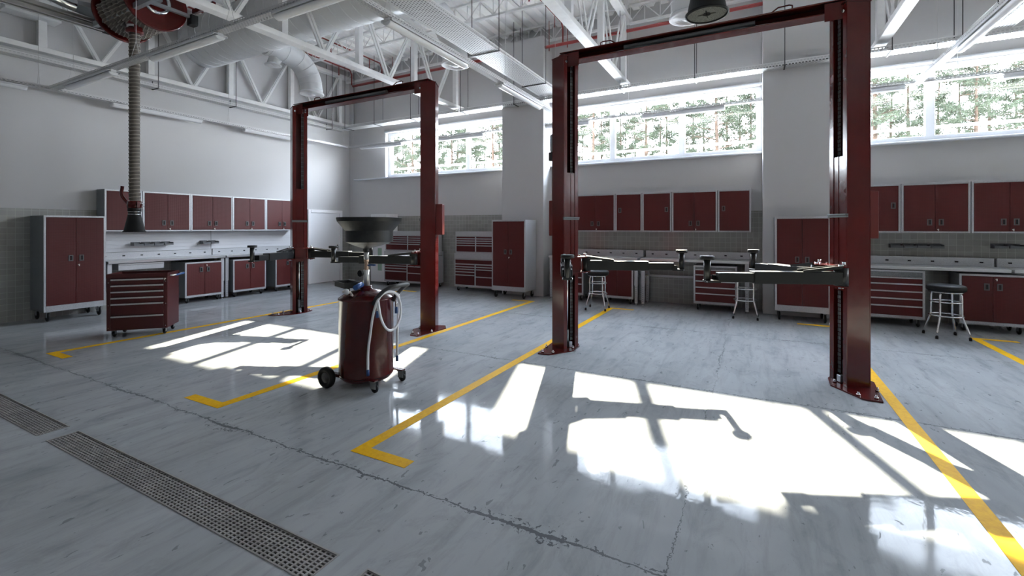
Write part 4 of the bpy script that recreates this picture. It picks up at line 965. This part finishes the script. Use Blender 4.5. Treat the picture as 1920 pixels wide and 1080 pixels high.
# ================================================================ TREES OUTSIDE
def make_tree(seed, h):
    rnd = random.Random(seed); r = thing('pine_tree', 'x', 'tree', (0, 0, -.2), 0, 'pine trees beyond the windows')
    t = MB(); lean = rnd.uniform(-.02, .02); t.tube([(lean*z*rnd.uniform(.7, 1.3), rnd.uniform(-.05, .05), z) for z in [h*k/8 for k in range(9)]], [.17*(1-.85*k/8) for k in range(9)], 8)
    f = MB(); nb = 34
    for k in range(nb):
        z = h*(.30+.69*(k/nb)**.9); a = rnd.uniform(0, 2*PI); ln = (1-(z/h-.30)/.75)*rnd.uniform(1.0, 2.4)+.3; dead = z < h*.50 or rnd.random() < .25
        up = rnd.uniform(-.15, .35)
        d = Vector((math.cos(a), math.sin(a), up)); base = Vector((lean*z, 0, z)); P = [base, base+d*ln*.5+Vector((0, 0, rnd.uniform(-.1, .1))), base+d*ln]
        t.tube(P, [.035, .026, .012], 5)
        for q in range(4):
            s0 = P[1].lerp(P[2], rnd.random()); e = s0+Vector((rnd.uniform(-.5, .5), rnd.uniform(-.5, .5), rnd.uniform(-.1, .45)))*(.9 if not dead else .8); t.tube([s0, e], [.014, .008], 4)
            if not dead or rnd.random() < .15:
                for cc in range(2):
                    c = s0.lerp(e, rnd.uniform(.3, 1.1)); sz = rnd.uniform(.18, .34)
                    for w in range(56):
                        v = Vector((rnd.gauss(0, 1), rnd.gauss(0, 1), rnd.gauss(0, .55))); p = c+v*sz*.75; d1 = Vector((rnd.uniform(-1, 1), rnd.uniform(-1, 1), rnd.uniform(-.6, .9)))*.17; d2 = Vector((rnd.uniform(-1, 1), rnd.uniform(-1, 1), rnd.uniform(-1, 1)))*.03
                        i = [f.V(p), f.V(p+d1+d2), f.V(p+d1-d2)]; f.F(i)
    t.build('trunk', bark_m, r, 'brown trunk and branches', fix=False); f.build('needles', need_m, r, fix=False); return r
protos = [make_tree(3+i, 12.6+.5*i) for i in range(3)]
wn = {1: 'left window', 2: 'middle window', 3: 'right window'}
on = ['first', 'second', 'third', 'fourth', 'fifth', 'sixth', 'seventh', 'eighth', 'ninth', 'tenth', 'eleventh', 'twelfth', 'thirteenth', 'fourteenth', 'fifteenth', 'sixteenth', 'seventeenth', 'eighteenth', 'nineteenth', 'twentieth', 'twenty-first', 'twenty-second', 'twenty-third', 'twenty-fourth', 'twenty-fifth', 'twenty-sixth', 'twenty-seventh', 'twenty-eighth', 'twenty-ninth', 'thirtieth', 'thirty-first', 'thirty-second', 'thirty-third', 'thirty-fourth', 'thirty-fifth']
rnd = random.Random(11); cnt = {1: 0, 2: 0, 3: 0}; NT = 66
for k in range(NT):
    y = (30, 41, 52, 36, 47, 57)[k % 6]+rnd.random()*3; u = -.98+1.42*(k+rnd.random()*.7)/NT; x = u*y
    w = 1 if u < -.49 else (2 if u < .06 else 3); cnt[w] += 1
    lab = 'pine tree beyond the %s, %s from the left' % (wn[w], on[cnt[w]-1])
    if k < 3: o = protos[k]; o.location = (x, y, -.2); o['label'] = lab; o.rotation_euler = (0, 0, rnd.uniform(0, 6))
    else: o = copy_tree(protos[(k*7+k//3) % 3], (x, y, -.2), rnd.uniform(0, 6.28), lab)
    s = rnd.uniform(.9, 1.1)*(1.0 if y < 40 else 1.12 if y < 50 else 1.3); o.scale = (s, s, s); o['group'] = 'pine trees beyond the '+wn[w]
# white bar on posts, added outside for a pale line across the panes
r = thing('outside_bar', 'white horizontal bar placed outside, low across all the windows', 'railing', (0, 11.2, 0))
m = MB(); m.box(-14, 14, -.02, .02, 3.455, 3.505); m.build('rail', white_m, r)
for k in range(8): m = MB(); m.box(-13.5+k*3.85, -13.46+k*3.85, -.02, .02, -.2, 3.455); m.build('post', white_m, r)
